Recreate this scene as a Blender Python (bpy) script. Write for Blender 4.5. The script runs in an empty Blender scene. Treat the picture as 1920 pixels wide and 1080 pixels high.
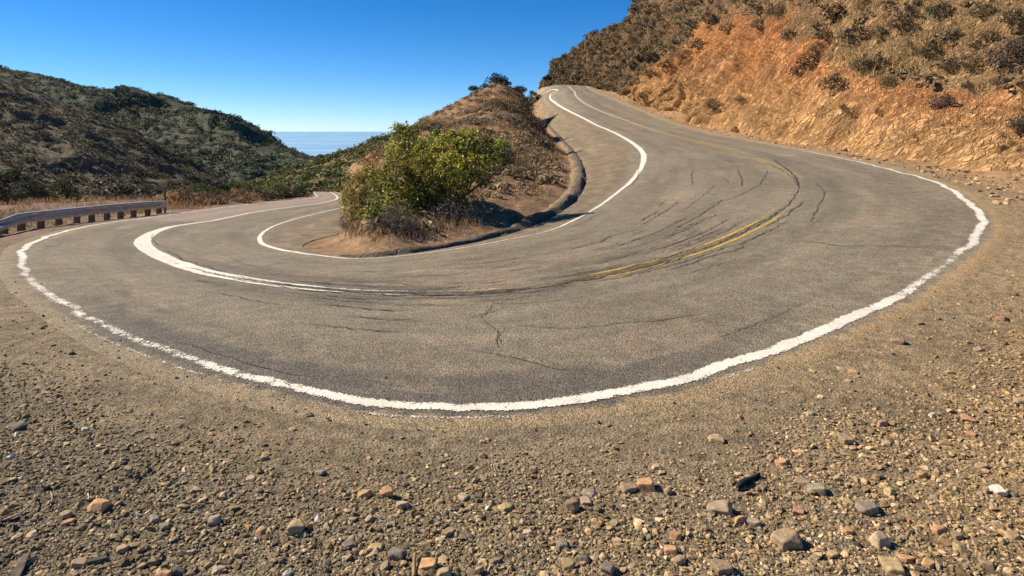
import bpy, math
import numpy as np

# ------------------------------------------------------------------ basics
F, HZ, CZ = 1300.0, 245.0, 1.7          # lens in photo pixels, eye-level row, eye height
SC = bpy.context.scene
COL = SC.collection
rng = np.random.default_rng(11)
SUN_AZ = math.atan2(-0.98, 0.20)        # from +Y towards +X
SUN_EL = math.radians(39)


def P(px, py, D):
    """point seen at photo pixel px,py when it lies D metres ahead"""
    return np.array([(px - 960) / F * D, D, CZ + (HZ - py) / F * D])


def sstep(a, b, x):
    t = np.clip((np.asarray(x, float) - a) / (b - a), 0, 1)
    return t * t * (3 - 2 * t)


def _hash(ix, iy, iz, seed):
    h = (ix.astype(np.uint64) * np.uint64(73856093)) ^ (iy.astype(np.uint64) * np.uint64(19349663)) ^ \
        (iz.astype(np.uint64) * np.uint64(83492791)) ^ np.uint64(seed * 2654435761 % (1 << 32))
    h &= np.uint64(0xffffffff)
    h = ((h ^ (h >> np.uint64(15))) * np.uint64(2246822519)) & np.uint64(0xffffffff)
    h = ((h ^ (h >> np.uint64(13))) * np.uint64(3266489917)) & np.uint64(0xffffffff)
    h ^= h >> np.uint64(16)
    return h.astype(np.float64) / 4294967295.0


def vnoise(p, seed=1):
    p = np.asarray(p, float)
    f = np.floor(p)
    i = (f + 100000).astype(np.int64)
    t = p - f
    t = t * t * t * (t * (t * 6 - 15) + 10)
    out = np.zeros(len(p))
    for dx in (0, 1):
        wx = t[:, 0] if dx else 1 - t[:, 0]
        for dy in (0, 1):
            wy = t[:, 1] if dy else 1 - t[:, 1]
            for dz in (0, 1):
                wz = t[:, 2] if dz else 1 - t[:, 2]
                out += wx * wy * wz * _hash(i[:, 0] + dx, i[:, 1] + dy, i[:, 2] + dz, seed)
    return out * 2 - 1


def fbm(p, octaves=4, seed=1, gain=0.5, lac=2.03):
    p = np.asarray(p, float)
    a, s, o = 1.0, 0.0, np.zeros(len(p))
    for k in range(octaves):
        o += a * vnoise(p + 17.3 * k, seed + k)
        s += a
        p = p * lac
        a *= gain
    return o / s


def xyz(x, y, z=None):
    return np.stack([x, y, np.zeros_like(x) if z is None else z], 1)


# ------------------------------------------------------------------ mesh helpers
def make_mesh(name, V, faces, cols=None, smooth=True, attrs=None):
    me = bpy.data.meshes.new(name)
    V = np.asarray(V, np.float32)
    fl = faces if isinstance(faces, list) else [faces]
    fl = [np.asarray(f, np.int32) for f in fl if len(f)]
    me.vertices.add(len(V))
    me.vertices.foreach_set('co', V.ravel())
    loops = np.concatenate([f.ravel() for f in fl])
    counts = np.concatenate([np.full(len(f), f.shape[1], np.int32) for f in fl])
    starts = np.concatenate([[0], np.cumsum(counts)[:-1]]).astype(np.int32)
    me.loops.add(len(loops))
    me.loops.foreach_set('vertex_index', loops)
    me.polygons.add(len(counts))
    me.polygons.foreach_set('loop_start', starts)
    me.polygons.foreach_set('use_smooth', np.full(len(counts), smooth))
    if cols is not None:
        a = me.color_attributes.new('Col', 'FLOAT_COLOR', 'POINT')
        c = np.ones((len(V), 4), np.float32)
        c[:, :3] = cols
        a.data.foreach_set('color', c.ravel())
    for k, v in (attrs or {}).items():
        a = me.attributes.new(k, 'FLOAT', 'POINT')
        a.data.foreach_set('value', np.asarray(v, np.float32))
    me.update(calc_edges=True)
    me.validate()
    return me


def link(name, me, mat=None, parent=None, loc=(0, 0, 0)):
    o = bpy.data.objects.new(name, me)
    COL.objects.link(o)
    o.location = loc
    if mat is not None and me is not None and not me.materials:
        me.materials.append(mat)
    if parent is not None:
        o.parent = parent
    return o


def tag(o, label=None, cat=None, group=None, kind=None):
    if label:
        o['label'] = label
    if cat:
        o['category'] = cat
    if group:
        o['group'] = group
    if kind:
        o['kind'] = kind
    return o


def empty(name, loc, label, cat, group=None):
    o = bpy.data.objects.new(name, None)
    COL.objects.link(o)
    o.location = loc
    o.empty_display_size = 0.1
    return tag(o, label, cat, group)


def grid_faces(nu, nv):
    i = np.arange(nu - 1)[:, None] * nv + np.arange(nv - 1)[None, :]
    i = i.ravel()
    return np.stack([i, i + nv, i + nv + 1, i + 1], 1)


def tube(path, radii, n=7):
    path = np.asarray(path, float)
    m = len(path)
    radii = np.broadcast_to(np.asarray(radii, float), (m,))
    t = np.gradient(path, axis=0)
    t /= np.linalg.norm(t, axis=1)[:, None] + 1e-9
    ref = np.array([0, 0, 1.0]) if abs(t[0, 2]) < 0.8 else np.array([1.0, 0, 0])
    a = np.cross(t, ref)
    a /= np.linalg.norm(a, axis=1)[:, None] + 1e-9
    b = np.cross(t, a)
    ph = np.linspace(0, 2 * math.pi, n, endpoint=False)
    V = path[:, None] + radii[:, None, None] * (np.cos(ph)[None, :, None] * a[:, None] + np.sin(ph)[None, :, None] * b[:, None])
    V = V.reshape(-1, 3)
    q = []
    for i in range(m - 1):
        for j in range(n):
            q.append([i * n + j, i * n + (j + 1) % n, (i + 1) * n + (j + 1) % n, (i + 1) * n + j])
    V = np.vstack([V, path[:1], path[-1:]])
    tr = [[m * n, (j + 1) % n, j] for j in range(n)] + [[m * n + 1, (m - 1) * n + j, (m - 1) * n + (j + 1) % n] for j in range(n)]
    return V, np.array(q), np.array(tr)


class Bag:
    """collects pieces into one mesh"""
    def __init__(s):
        s.V, s.q, s.t, s.c, s.n = [], [], [], [], 0

    def add(s, V, q=None, t=None, c=None):
        V = np.asarray(V, float)
        s.V.append(V)
        if q is not None and len(q):
            s.q.append(np.asarray(q) + s.n)
        if t is not None and len(t):
            s.t.append(np.asarray(t) + s.n)
        s.c.append(np.broadcast_to(np.asarray(c if c is not None else (1, 1, 1), float), (len(V), 3)))
        s.n += len(V)
        return s

    def box(s, c, size, rz=0.0, tilt=0.0, col=None):
        v = np.array([[x, y, z] for x in (-.5, .5) for y in (-.5, .5) for z in (-.5, .5)]) * np.asarray(size)
        ct, st = math.cos(tilt), math.sin(tilt)
        v = np.stack([v[:, 0] * ct + v[:, 2] * st, v[:, 1], -v[:, 0] * st + v[:, 2] * ct], 1)
        cz, sz = math.cos(rz), math.sin(rz)
        v = np.stack([v[:, 0] * cz - v[:, 1] * sz, v[:, 0] * sz + v[:, 1] * cz, v[:, 2]], 1) + np.asarray(c)
        q = [[0, 1, 3, 2], [4, 6, 7, 5], [0, 4, 5, 1], [2, 3, 7, 6], [0, 2, 6, 4], [1, 5, 7, 3]]
        return s.add(v, q, None, col)

    def mesh(s, name, smooth=True):
        fl = []
        if s.q:
            fl.append(np.vstack(s.q))
        if s.t:
            fl.append(np.vstack(s.t))
        return make_mesh(name, np.vstack(s.V), fl, np.vstack(s.c), smooth)


# ------------------------------------------------------------------ materials
class NT:
    def __init__(s, name, world=False):
        s.m = bpy.data.materials.new(name)
        s.m.use_nodes = True
        s.t = s.m.node_tree
        s.t.nodes.clear()
        s.out = s.t.nodes.new('ShaderNodeOutputMaterial')

    def n(s, typ, ins=None, **kw):
        nd = s.t.nodes.new('ShaderNode' + typ)
        for k, v in kw.items():
            setattr(nd, k, v)
        for k, v in (ins or {}).items():
            s.set(nd.inputs[k], v)
        return nd

    def set(s, sock, v):
        if hasattr(v, 'is_output') or isinstance(v, bpy.types.NodeSocket):
            s.t.links.new(v, sock)
        else:
            if isinstance(v, (tuple, list)) and len(v) == 3 and sock.type == 'RGBA':
                v = (*v, 1)
            sock.default_value = v

    def noise(s, vec, scale, detail=4, rough=.55, dist=0.0):
        return s.n('TexNoise', {'Vector': vec, 'Scale': scale, 'Detail': detail, 'Roughness': rough, 'Distortion': dist}).outputs['Fac']

    def voro(s, vec, scale, feature='F1', out='Distance', rnd=1.0):
        return s.n('TexVoronoi', {'Vector': vec, 'Scale': scale, 'Randomness': rnd}, feature=feature).outputs[out]

    def math(s, op, a, b=0.0, clamp=False):
        nd = s.n('Math', operation=op, use_clamp=clamp)
        s.set(nd.inputs[0], a)
        s.set(nd.inputs[1], b)
        return nd.outputs[0]

    def rng(s, v, a, b, c=0.0, d=1.0, smooth=True):
        nd = s.n('MapRange', {'Value': v, 'From Min': a, 'From Max': b, 'To Min': c, 'To Max': d},
                 interpolation_type='SMOOTHSTEP' if smooth else 'LINEAR')
        return nd.outputs[0]

    def mix(s, fac, a, b, mode='MIX'):
        nd = s.n('Mix', data_type='RGBA', blend_type=mode, clamp_factor=True)
        s.set(nd.inputs[0], fac)
        s.set(nd.inputs[6], a)
        s.set(nd.inputs[7], b)
        return nd.outputs[2]

    def mul(s, col, f):
        """colour times a scalar"""
        nd = s.n('VectorMath', operation='SCALE')
        s.set(nd.inputs[0], col)
        s.set(nd.inputs['Scale'], f)
        return nd.outputs[0]

    def pos(s):
        return s.n('NewGeometry').outputs['Position']

    def obj(s):
        return s.n('TexCoord').outputs['Object']

    def scale(s, vec, sc, rot=(0, 0, 0)):
        return s.n('Mapping', {'Vector': vec, 'Scale': sc, 'Rotation': rot}).outputs[0]

    def attr(s, name, out='Color'):
        return s.n('Attribute', attribute_name=name).outputs[out]

    def bump(s, h, strength=.5, dist=.02, normal=None):
        ins = {'Height': h, 'Strength': strength, 'Distance': dist}
        if normal is not None:
            ins['Normal'] = normal
        return s.n('Bump', ins).outputs[0]

    def bsdf(s, col, rough=.9, normal=None, spec=.3, metal=0.0, **kw):
        b = s.n('BsdfPrincipled')
        s.set(b.inputs['Base Color'], col)
        s.set(b.inputs['Roughness'], rough)
        s.set(b.inputs['Specular IOR Level'], spec)
        s.set(b.inputs['Metallic'], metal)
        if normal is not None:
            s.set(b.inputs['Normal'], normal)
        return b.outputs[0]

    def done(s, sh):
        s.t.links.new(sh, s.out.inputs[0])
        return s.m


def m_ground():
    k = NT('soil_gravel')
    p = k.pos()
    col = k.attr('Col')
    fine = k.noise(p, 90, 6, .72)
    mid = k.noise(p, 11, 5, .62)
    big = k.noise(p, 1.3, 4, .6)
    v = k.math('MULTIPLY', k.rng(fine, .28, .72, .45, 1.5), k.rng(mid, .3, .7, .72, 1.28))
    v = k.math('MULTIPLY', v, k.rng(big, .3, .7, .85, 1.15))
    cell = k.voro(p, 55, out='Color')
    c = k.mix(.35, col, k.mix(1.0, col, k.n('HueSaturation', {'Color': cell, 'Saturation': .35, 'Value': 1.5}).outputs[0], 'MULTIPLY'))
    c = k.mul(c, v)
    h = k.math('ADD', k.math('MULTIPLY', k.voro(p, 60), -.5), k.math('ADD', k.math('MULTIPLY', fine, .7), k.math('MULTIPLY', mid, 1.6)))
    return k.done(k.bsdf(c, .95, k.bump(h, .9, .025), .15))


def m_slope(name, seed, strength=1.0, sc=1.0, streak=(1, 1, 1), rot=(0, 0, 0)):
    """earth of a hillside: colour zones from the mesh, grain from noise"""
    k = NT(name)
    p = k.n('VectorMath', {0: k.pos(), 1: (seed * 13.1, seed * 7.7, 0)}, operation='ADD').outputs[0]
    ps = k.scale(p, streak, rot)
    col = k.attr('Col')
    fine = k.noise(ps, 7 * sc, 7, .7, .4)
    mid = k.noise(ps, 1.7 * sc, 6, .65, .8)
    ridged = k.math('ABSOLUTE', k.math('SUBTRACT', k.noise(ps, 2.6 * sc, 6, .62, 1.2), .5))
    v = k.math('MULTIPLY', k.rng(fine, .3, .7, .62, 1.35), k.rng(mid, .3, .7, .72, 1.25))
    c = k.mul(col, v)
    h = k.math('ADD', k.math('MULTIPLY', fine, .5), k.math('ADD', k.math('MULTIPLY', mid, 1.0), k.math('MULTIPLY', ridged, 2.2)))
    return k.done(k.bsdf(c, .97, k.bump(h, .9 * strength, .35 / sc), .1))


def m_asphalt():
    k = NT('old_asphalt')
    p = k.pos()
    lat = k.attr('lat', 'Fac')            # 0 outer edge line .. 1 centre .. 2 inner line .. 3 berm
    grain = k.noise(p, 150, 3, .75)
    agg = k.voro(p, 95)
    aggc = k.voro(p, 95, out='Color')
    mid = k.noise(p, 5, 5, .65)
    big = k.noise(p, .6, 5, .6)
    along = k.noise(k.n('CombineXYZ', {'X': k.math('MULTIPLY', k.attr('run', 'Fac'), .12), 'Y': k.math('MULTIPLY', lat, 3.2)}).outputs[0], 1.6, 5, .6)
    base = k.mix(k.rng(big, .35, .65), (.205, .166, .114), (.232, .196, .132))
    base = k.mix(k.rng(along, .35, .68), base, k.mul(base, .80))
    base = k.mix(k.attr('patch', 'Fac'), base, (.30, .235, .185))
    dust = k.math('MULTIPLY', k.rng(lat, .55, .0), k.rng(mid, .4, .75))
    base = k.mix(k.math('MULTIPLY', dust, .55), base, (.30, .225, .14))
    apron = k.math('MULTIPLY', k.rng(k.math('ADD', lat, k.math('MULTIPLY', k.math('SUBTRACT', mid, .5), .5)), 2.0, 2.25), .75)
    base = k.mix(apron, base, k.mix(k.rng(k.noise(p, 2.2, 6, .7), .38, .62), (.135, .105, .068), (.255, .18, .10)))
    base = k.mix(k.math('MULTIPLY', apron, k.rng(k.noise(p, 26, 4, .7), .56, .66)), base, (.10, .08, .055))
    # band of loose dark chippings just inside the outer line, worn to the foreground arc
    fr = k.attr('chips', 'Fac')
    chip = k.math('MULTIPLY', fr, k.rng(k.math('ADD', lat, k.math('MULTIPLY', k.math('SUBTRACT', k.noise(p, 3, 5, .6), .5), .16)), .22, .13))
    base = k.mix(k.math('MULTIPLY', chip, .8), base, (.10, .088, .07))
    sp = k.n('SeparateColor', {'Color': aggc}).outputs[0]
    v = k.math('MULTIPLY', k.rng(grain, .3, .7, .66, 1.34), k.rng(sp, 0, 1, .62, 1.38, False))
    v = k.math('MULTIPLY', v, k.rng(mid, .3, .7, .86, 1.12))
    v = k.math('MULTIPLY', v, k.rng(k.noise(p, 48, 4, .75), .32, .68, .70, 1.30))
    wl = k.math('COSINE', k.math('MULTIPLY', lat, 4 * math.pi))
    v = k.math('MULTIPLY', v, k.math('ADD', 1.0, k.math('MULTIPLY', wl, k.rng(along, .3, .7, .02, .11))))
    cband = k.math('MULTIPLY', fr, k.math('MULTIPLY', k.rng(k.math('ABSOLUTE', k.math('SUBTRACT', lat, 1.0)), .30, .05), k.rng(k.noise(k.n('CombineXYZ', {'X': k.math('MULTIPLY', k.attr('run', 'Fac'), .7), 'Y': k.math('MULTIPLY', lat, 14.0), 'Z': 7.0}).outputs[0], 1.5, 5, .7), .40, .60)))
    base = k.mix(k.math('MULTIPLY', cband, .75), base, (.098, .092, .070))
    oil = k.math('MULTIPLY', k.rng(k.noise(p, 1.6, 5, .7), .58, .70), .35)
    base = k.mix(oil, base, (.12, .10, .08))
    tanp = k.math('MULTIPLY', k.rng(k.noise(k.n('CombineXYZ', {'X': k.math('MULTIPLY', k.attr('run', 'Fac'), .25), 'Y': k.math('MULTIPLY', lat, 2.2), 'Z': 3.0}).outputs[0], 1.8, 5, .6), .55, .66), .55)
    base = k.mix(tanp, base, (.30, .225, .15))
    c = k.mul(base, v)
    # outer ragged edge: dirt over the asphalt
    e = k.rng(k.math('ADD', lat, k.math('MULTIPLY', k.math('SUBTRACT', k.noise(p, 7, 6, .7), .5), .32)), -.05, -.13)
    soil = k.mul(k.mix(k.rng(k.n('SeparateXYZ', {0: p}).outputs[0], -4, 5), (.235, .185, .112), (.340, .230, .115)), k.math('MULTIPLY', v, 1.05))
    c = k.mix(e, c, soil)
    h = k.math('ADD', k.math('MULTIPLY', agg, -.8), k.math('ADD', k.math('MULTIPLY', grain, .6), k.math('MULTIPLY', mid, .6)))
    return k.done(k.bsdf(c, .85, k.bump(h, .7, .012), .25))


def m_paint(name, scale=1.0):
    k = NT(name)
    p = k.pos()
    col = k.attr('Col')
    wear = k.attr('wear', 'Fac')
    edge = k.attr('edge', 'Fac')
    n1 = k.math('ADD', k.math('MULTIPLY', k.noise(p, 9 * scale, 7, .75), .65), k.math('MULTIPLY', k.noise(p, 2.6 * scale, 4, .6), .35))
    n2 = k.noise(p, 60, 4, .7)
    n = k.math('SUBTRACT', k.math('ADD', k.math('MULTIPLY', n1, .62), k.math('MULTIPLY', n2, .56)), .10)
    th = k.math('ADD', wear, k.math('MULTIPLY', k.math('POWER', edge, 2.5), .40))
    alpha = k.rng(k.math('SUBTRACT', n, th), -.01, .03)
    c = k.mul(col, k.math('MULTIPLY', k.rng(n2, .3, .7, .80, 1.08), k.rng(k.noise(p, 3, 4, .6), .3, .7, .85, 1.05)))
    b = k.bsdf(c, .7, k.bump(n2, .4, .006), .3)
    tr = k.n('BsdfTransparent').outputs[0]
    mx = k.n('MixShader')
    k.set(mx.inputs[0], alpha)
    k.t.links.new(tr, mx.inputs[1])
    k.t.links.new(b, mx.inputs[2])
    return k.done(mx.outputs[0])


def m_vcol(name, rough=.8, trans=0.0, var=.25, sc=40, spec=.2):
    k = NT(name)
    p = k.pos()
    c = k.mul(k.attr('Col'), k.rng(k.noise(p, sc, 4, .6), .3, .7, 1 - var, 1 + var))
    b = k.bsdf(c, rough, None, spec)
    if trans:
        t = k.n('BsdfTranslucent', {'Color': k.mul(c, 1.3)}).outputs[0]
        mx = k.n('MixShader', {0: trans})
        k.t.links.new(b, mx.inputs[1])
        k.t.links.new(t, mx.inputs[2])
        return k.done(mx.outputs[0])
    return k.done(b)


def m_rock():
    k = NT('rock')
    o = k.obj()
    oc = k.n('ObjectInfo').outputs['Color']
    n1 = k.noise(o, 30, 6, .7)
    n2 = k.noise(o, 180, 4, .7)
    c = k.mul(oc, k.math('MULTIPLY', k.rng(n1, .3, .7, .62, 1.3), k.rng(n2, .3, .7, .8, 1.2)))
    c = k.mix(k.rng(k.noise(o, 14, 5, .7), .52, .72, 0, .45), c, k.mix(.5, oc, (.30, .15, .07)))
    return k.done(k.bsdf(c, .9, k.bump(k.math('ADD', n1, k.math('MULTIPLY', n2, .4)), .6, .006), .2))


def m_metal():
    k = NT('weathered_galvanised_steel')
    p = k.pos()
    n = k.noise(p, 6, 5, .65)
    c = k.mix(k.rng(n, .35, .7), (.50, .48, .41), (.38, .36, .31))
    c = k.mix(k.rng(k.noise(p, 2.2, 6, .75), .62, .8, 0, .7), c, (.20, .12, .07))
    return k.done(k.bsdf(c, k.rng(n, .3, .7, .38, .6), k.bump(n, .2, .01), .5, .3))


def m_wood(name, a, b):
    k = NT(name)
    o = k.obj()
    n = k.noise(k.scale(o, (1, 1, .12)), 40, 6, .7, .6)
    c = k.mix(k.rng(n, .3, .7), a, b)
    return k.done(k.bsdf(c, .9, k.bump(n, .7, .01), .15))


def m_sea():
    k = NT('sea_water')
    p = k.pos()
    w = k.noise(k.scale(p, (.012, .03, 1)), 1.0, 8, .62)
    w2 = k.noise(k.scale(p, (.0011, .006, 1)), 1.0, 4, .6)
    col = k.mix(k.rng(w2, .35, .65), (.19, .21, .22), (.30, .32, .32))  # silvery glare painted into the water colour, paler streaks standing in for glitter
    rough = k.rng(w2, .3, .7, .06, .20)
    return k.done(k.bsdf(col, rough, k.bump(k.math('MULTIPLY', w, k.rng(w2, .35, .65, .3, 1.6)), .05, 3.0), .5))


MG = m_ground()
MA = m_asphalt()
MP = m_paint('worn_road_paint')
MROCK = m_rock()
MGRAVEL = m_vcol('gravel_chips', .92, 0, .3, 120, .15)
MLEAF = m_vcol('leaves', .5, .38, .2, 25, .45)
MSCRUB = m_vcol('scrub_leaves', .8, .15, .3, 8, .15)
MTWIG = m_vcol('dry_twigs', .9, 0, .25, 30, .1)
MGRASS = m_vcol('dry_grass', .85, .2, .25, 6, .15)
MTAR = m_vcol('bitumen_crack_filler', .8, 0, .35, 60, .2)
def m_kerb():
    k = NT('asphalt_kerb')
    p = k.pos()
    n1, n2 = k.noise(p, 7, 6, .7, .5), k.noise(p, 45, 4, .7)
    cr_ = k.n('TexVoronoi', {'Vector': p, 'Scale': 3.2}, feature='DISTANCE_TO_EDGE').outputs['Distance']
    c = k.mul(k.attr('Col'), k.math('MULTIPLY', k.rng(n1, .3, .7, .6, 1.35), k.rng(n2, .3, .7, .75, 1.25)))
    h = k.math('ADD', k.math('MULTIPLY', k.math('MINIMUM', cr_, .04), 9.0), k.math('ADD', n1, k.math('MULTIPLY', n2, .4)))
    return k.done(k.bsdf(c, .92, k.bump(h, 1.0, .05), .15))


MBERM = m_kerb()
MMETAL = m_metal()
MPOST = m_wood('weathered_timber', (.075, .055, .042), (.15, .115, .085))

# ------------------------------------------------------------------ road heights and lines
YR = np.array([-60, 3, 5, 10, 14, 20, 28, 36, 44, 52, 60, 68, 80, 95, 140.])
ZR = np.array([0, 0, 0.02, .27, .53, .86, 1.17, 1.5, 2.05, 2.95, 4.0, 5.3, 6.8, 8.0, 8.6])
yy = np.linspace(-60, 140, 2001)
zz = np.interp(yy, YR, ZR)
kern = np.exp(-.5 * (np.arange(-40, 41) / 14.0) ** 2)
zz = np.convolve(np.pad(zz, 40, mode='edge'), kern / kern.sum(), 'valid')


def Zr(x, y):
    x, y = np.asarray(x, float), np.asarray(y, float)
    zl = -.07 * (np.logaddexp(0, (y - 6.3) * 1.2) / 1.2)
    zr = np.interp(y, yy, zz)
    w = sstep(-6, 6, x)
    return zl * (1 - w) + zr * w


def solve(px, py):
    D = np.concatenate([np.linspace(2, 20, 900), np.linspace(20, 100, 1600)[1:]])
    f = (CZ - D * (py - HZ) / F) - Zr((px - 960) / F * D, D)
    i = np.where((f[:-1] > 0) & (f[1:] <= 0))[0]
    d = D[-1] if not len(i) else D[i[0]] + (D[i[0] + 1] - D[i[0]]) * f[i[0]] / (f[i[0]] - f[i[0] + 1])
    return np.array([(px - 960) / F * d, d])


ROWS = [  # outer line, centre line, inner line, inner pavement edge
    ((588, 354), (599, 354), (611, 354), (622, 355)),
    ((588, 361), (619, 360), (640, 365), (650, 366)),
    ((594, 369), (633, 371), (652, 376), (664, 378)),
    ((562, 374.5), (608, 380), (652, 386), (668, 391)),
    ((500, 380), (550, 388), (610, 397), (662, 406)),
    ((420, 389), (480, 398), (560, 409), (655, 420)),
    ((310, 404), (400, 414), (520, 422), (650, 431)),
    ((200, 419), (330, 424), (497, 434), (634, 439)),
    ((120, 435), (290, 436), (487, 446), (602, 447)),
    ((58, 458), (269, 450), (492, 458), (575, 456)),
    ((40, 480), (272, 464), (520, 468), (567, 465)),
    ((48, 512), (300, 481), (560, 475), (590, 473)),
    ((90, 548), (360, 504), (610, 481.5), (632, 480)),
    ((190, 610), (450, 524), (660, 485.5), (672, 483)),
    ((340, 672), (570, 540), (715, 484), (718, 481)),
    ((530, 725), (690, 549), (775, 478), (775, 474.5)),
    ((720, 760), (810, 550), (836, 470), (836, 465)),
    ((920, 766), (930, 546), (900, 460), (902, 453)),
    ((1120, 746), (1060, 528), (970, 447), (966, 436)),
    ((1330, 700), (1190, 504), (1030, 433), (1020, 415)),
    ((1530, 627), (1310, 470), (1080, 412), (1060, 393)),
    ((1690, 553), (1400, 433), (1125, 386), (1085, 370)),
    ((1800, 478), (1460, 398), (1160, 360), (1097, 345)),
    ((1842, 425), (1492, 365), (1188, 335), (1097, 322)),
    ((1822, 385), (1490, 338), (1205, 308), (1088, 300)),
    ((1745, 340), (1440, 307), (1205, 287), (1072, 278)),
    ((1600, 302), (1360, 280), (1185, 268), (1052, 257)),
    ((1450, 273), (1270, 257), (1150, 248), (1035, 240)),
    ((1320, 248), (1190, 232), (1100, 225), (1022, 222)),
    ((1220, 216), (1120, 206), (1060, 205), (1016, 206)),
    ((1165, 193), (1088, 188), (1035, 189), (1011, 193)),
    ((1130, 178), (1078, 177), (1032, 178), (1013, 181)),
    ((1110, 170), (1075, 170), (1045, 169), (1026, 171)),
]
K = np.array([[solve(*q) for q in r] for r in ROWS])           # rows, 4, 2
K = np.concatenate([K, [[[8.2, 92], [5.8, 90], [3.4, 88.5], [2.2, 87]], [[1, 104], [-.5, 101], [-2, 98.5], [-3, 97]]]])


def catmull(Q, sub):
    Q = np.asarray(Q, float)
    Pd = np.concatenate([[2 * Q[0] - Q[1]], Q, [2 * Q[-1] - Q[-2]]])
    out = []
    for i in range(1, len(Pd) - 2):
        p0, p1, p2, p3 = Pd[i - 1:i + 3]
        for t in np.arange(sub) / sub:
            out.append(.5 * ((2 * p1) + (p2 - p0) * t + (2 * p0 - 5 * p1 + 4 * p2 - p3) * t * t + (3 * p1 - p0 - 3 * p2 + p3) * t ** 3))
    out.append(Q[-1])
    return np.array(out)


SUB = 14
LN = catmull(K, SUB)                      # n,4,2
for _ in range(2):                       # relax small wobbles of the traced points
    LN[1:-1] = .25 * LN[:-2] + .5 * LN[1:-1] + .25 * LN[2:]
NL = len(LN)
LO, LC, LI, LB = (LN[:, j] for j in range(4))


def normals2(L):
    t = np.gradient(L, axis=0)
    t /= np.linalg.norm(t, axis=1)[:, None] + 1e-9
    return np.stack([t[:, 1], -t[:, 0]], 1)  # to the right of travel


def runlen(L):
    return np.concatenate([[0], np.cumsum(np.linalg.norm(np.diff(L, axis=0), axis=1))])


nO = normals2(LO)
side = np.sign(np.mean(np.sum(nO * (LO - LC), 1)))
OUTD = np.full(NL, .34)
LX = LO + nO * side * OUTD[:, None]         # outer edge of the asphalt
# ---- road surface
cols_ = [(LX, LO, 6, -.25, 0), (LO, LC, 22, 0, 1), (LC, LI, 18, 1, 2), (LI, LB, 10, 2, 3)]
strips, lats = [], []
for a, b, n, l0, l1 in cols_:
    for t in np.arange(n) / n:
        strips.append(a * (1 - t) + b * t)
        lats.append(l0 * (1 - t) + l1 * t)
nB = normals2(LB)
strips.append(LB)
lats.append(3)
strips = np.array(strips)
lats = np.array(lats)
nc = len(strips)
RX, RY = strips[:, :, 0].T, strips[:, :, 1].T   # NL x nc
run = runlen(LC)
latg = np.broadcast_to(lats[None], RX.shape)
rz = Zr(RX, RY)
pn = xyz(RX.ravel(), RY.ravel())
rz = rz + (fbm(pn * 1.3, 3, 5) * .008).reshape(RX.shape) + .006
rz = rz - .016 * sstep(-.16, -.25, latg)
fidx = np.arange(NL)[:, None] / SUB
chips = np.broadcast_to(sstep(11.5, 13.5, fidx) * sstep(20.5, 18, fidx), RX.shape)
road_me = make_mesh('road', np.stack([RX, RY, rz], 2).reshape(-1, 3), grid_faces(NL, nc), None, True,
                    {'lat': latg.ravel(), 'run': np.broadcast_to(run[:, None], RX.shape).ravel(), 'chips': chips.ravel(), 'patch': (sstep(6.75, 6.6, fidx + latg * .5) * (latg < .93)).ravel() * .8})
road = tag(link('road', road_me, MA), 'worn brown grey asphalt hairpin road sweeping round the earth mound', 'road', kind='structure')


def zroad(x, y):
    return Zr(x, y) + .006 + fbm(xyz(x, y) * 1.3, 3, 5) * .008


# ---- painted lines: ribbons on the road
def ribbon(name, L, off, w, col, wear, lift, sub=3, jag=0.0, mat=None, seed=0):
    n0 = len(L)
    t = np.linspace(0, n0 - 1, (n0 - 1) * sub + 1)
    L2 = np.stack([np.interp(t, np.arange(n0), L[:, i]) for i in (0, 1)], 1)
    N2 = normals2(L2)
    for _ in range(4):
        N2[1:-1] = .25 * N2[:-2] + .5 * N2[1:-1] + .25 * N2[2:]
    ip = lambda v: np.interp(t, np.arange(n0), np.broadcast_to(v, (n0,)))
    off, w, wear = ip(off), ip(w), ip(wear)
    rl = runlen(L2)
    jit = fbm(np.stack([rl * 2.0, np.full_like(rl, seed * 3.1), 0 * rl], 1), 4, 31 + seed) * jag
    lat = np.array([-1, -.75, -.4, 0, .4, .75, 1.0])
    C = L2[:, None] + N2[:, None] * ((off + jit)[:, None] + lat[None] * (w / 2)[:, None])[:, :, None]
    x, y = C[:, :, 0].ravel(), C[:, :, 1].ravel()
    z = zroad(x, y) + lift
    colv = np.stack([ip(np.asarray(col, float)[..., i]) for i in range(3)], 1) if np.ndim(col) == 2 else np.broadcast_to(col, (len(t), 3))
    colv = np.repeat(colv, 7, 0)
    me = make_mesh(name, np.stack([x, y, z], 1), grid_faces(len(t), 7), colv, True,
                   {'wear': np.repeat(wear, 7), 'edge': np.tile(np.abs(lat), len(t))})
    return link(name, me, mat or MP, road)


f = np.arange(NL) / SUB
WHITE = (.74, .68, .56)
wear_o = np.interp(f, [0, 6, 7, 8, 8.6, 10, 11.2, 12, 12.6, 14, 15, 16, 20.5, 21.2, 21.9, 22.4, 24, 26, 27.5, 28.5, 35],
                   [.30, .34, .36, .32, .33, .38, .43, .45, .44, .40, .36, .31, .28, .36, .42, .34, .28, .34, .44, .42, .38])
width_o = np.interp(f, [0, 6, 9, 13, 16, 19, 23, 27, 35], [.14, .12, .20, .20, .175, .19, .20, .15, .14])
s1 = -side
tag(ribbon('edge_line', LO, 0, width_o, WHITE, wear_o + .03 + .04 * sstep(12.5, 13.5, f), .005, jag=.065, seed=1), 'broken worn white line along the outer edge of the bend')
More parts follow.
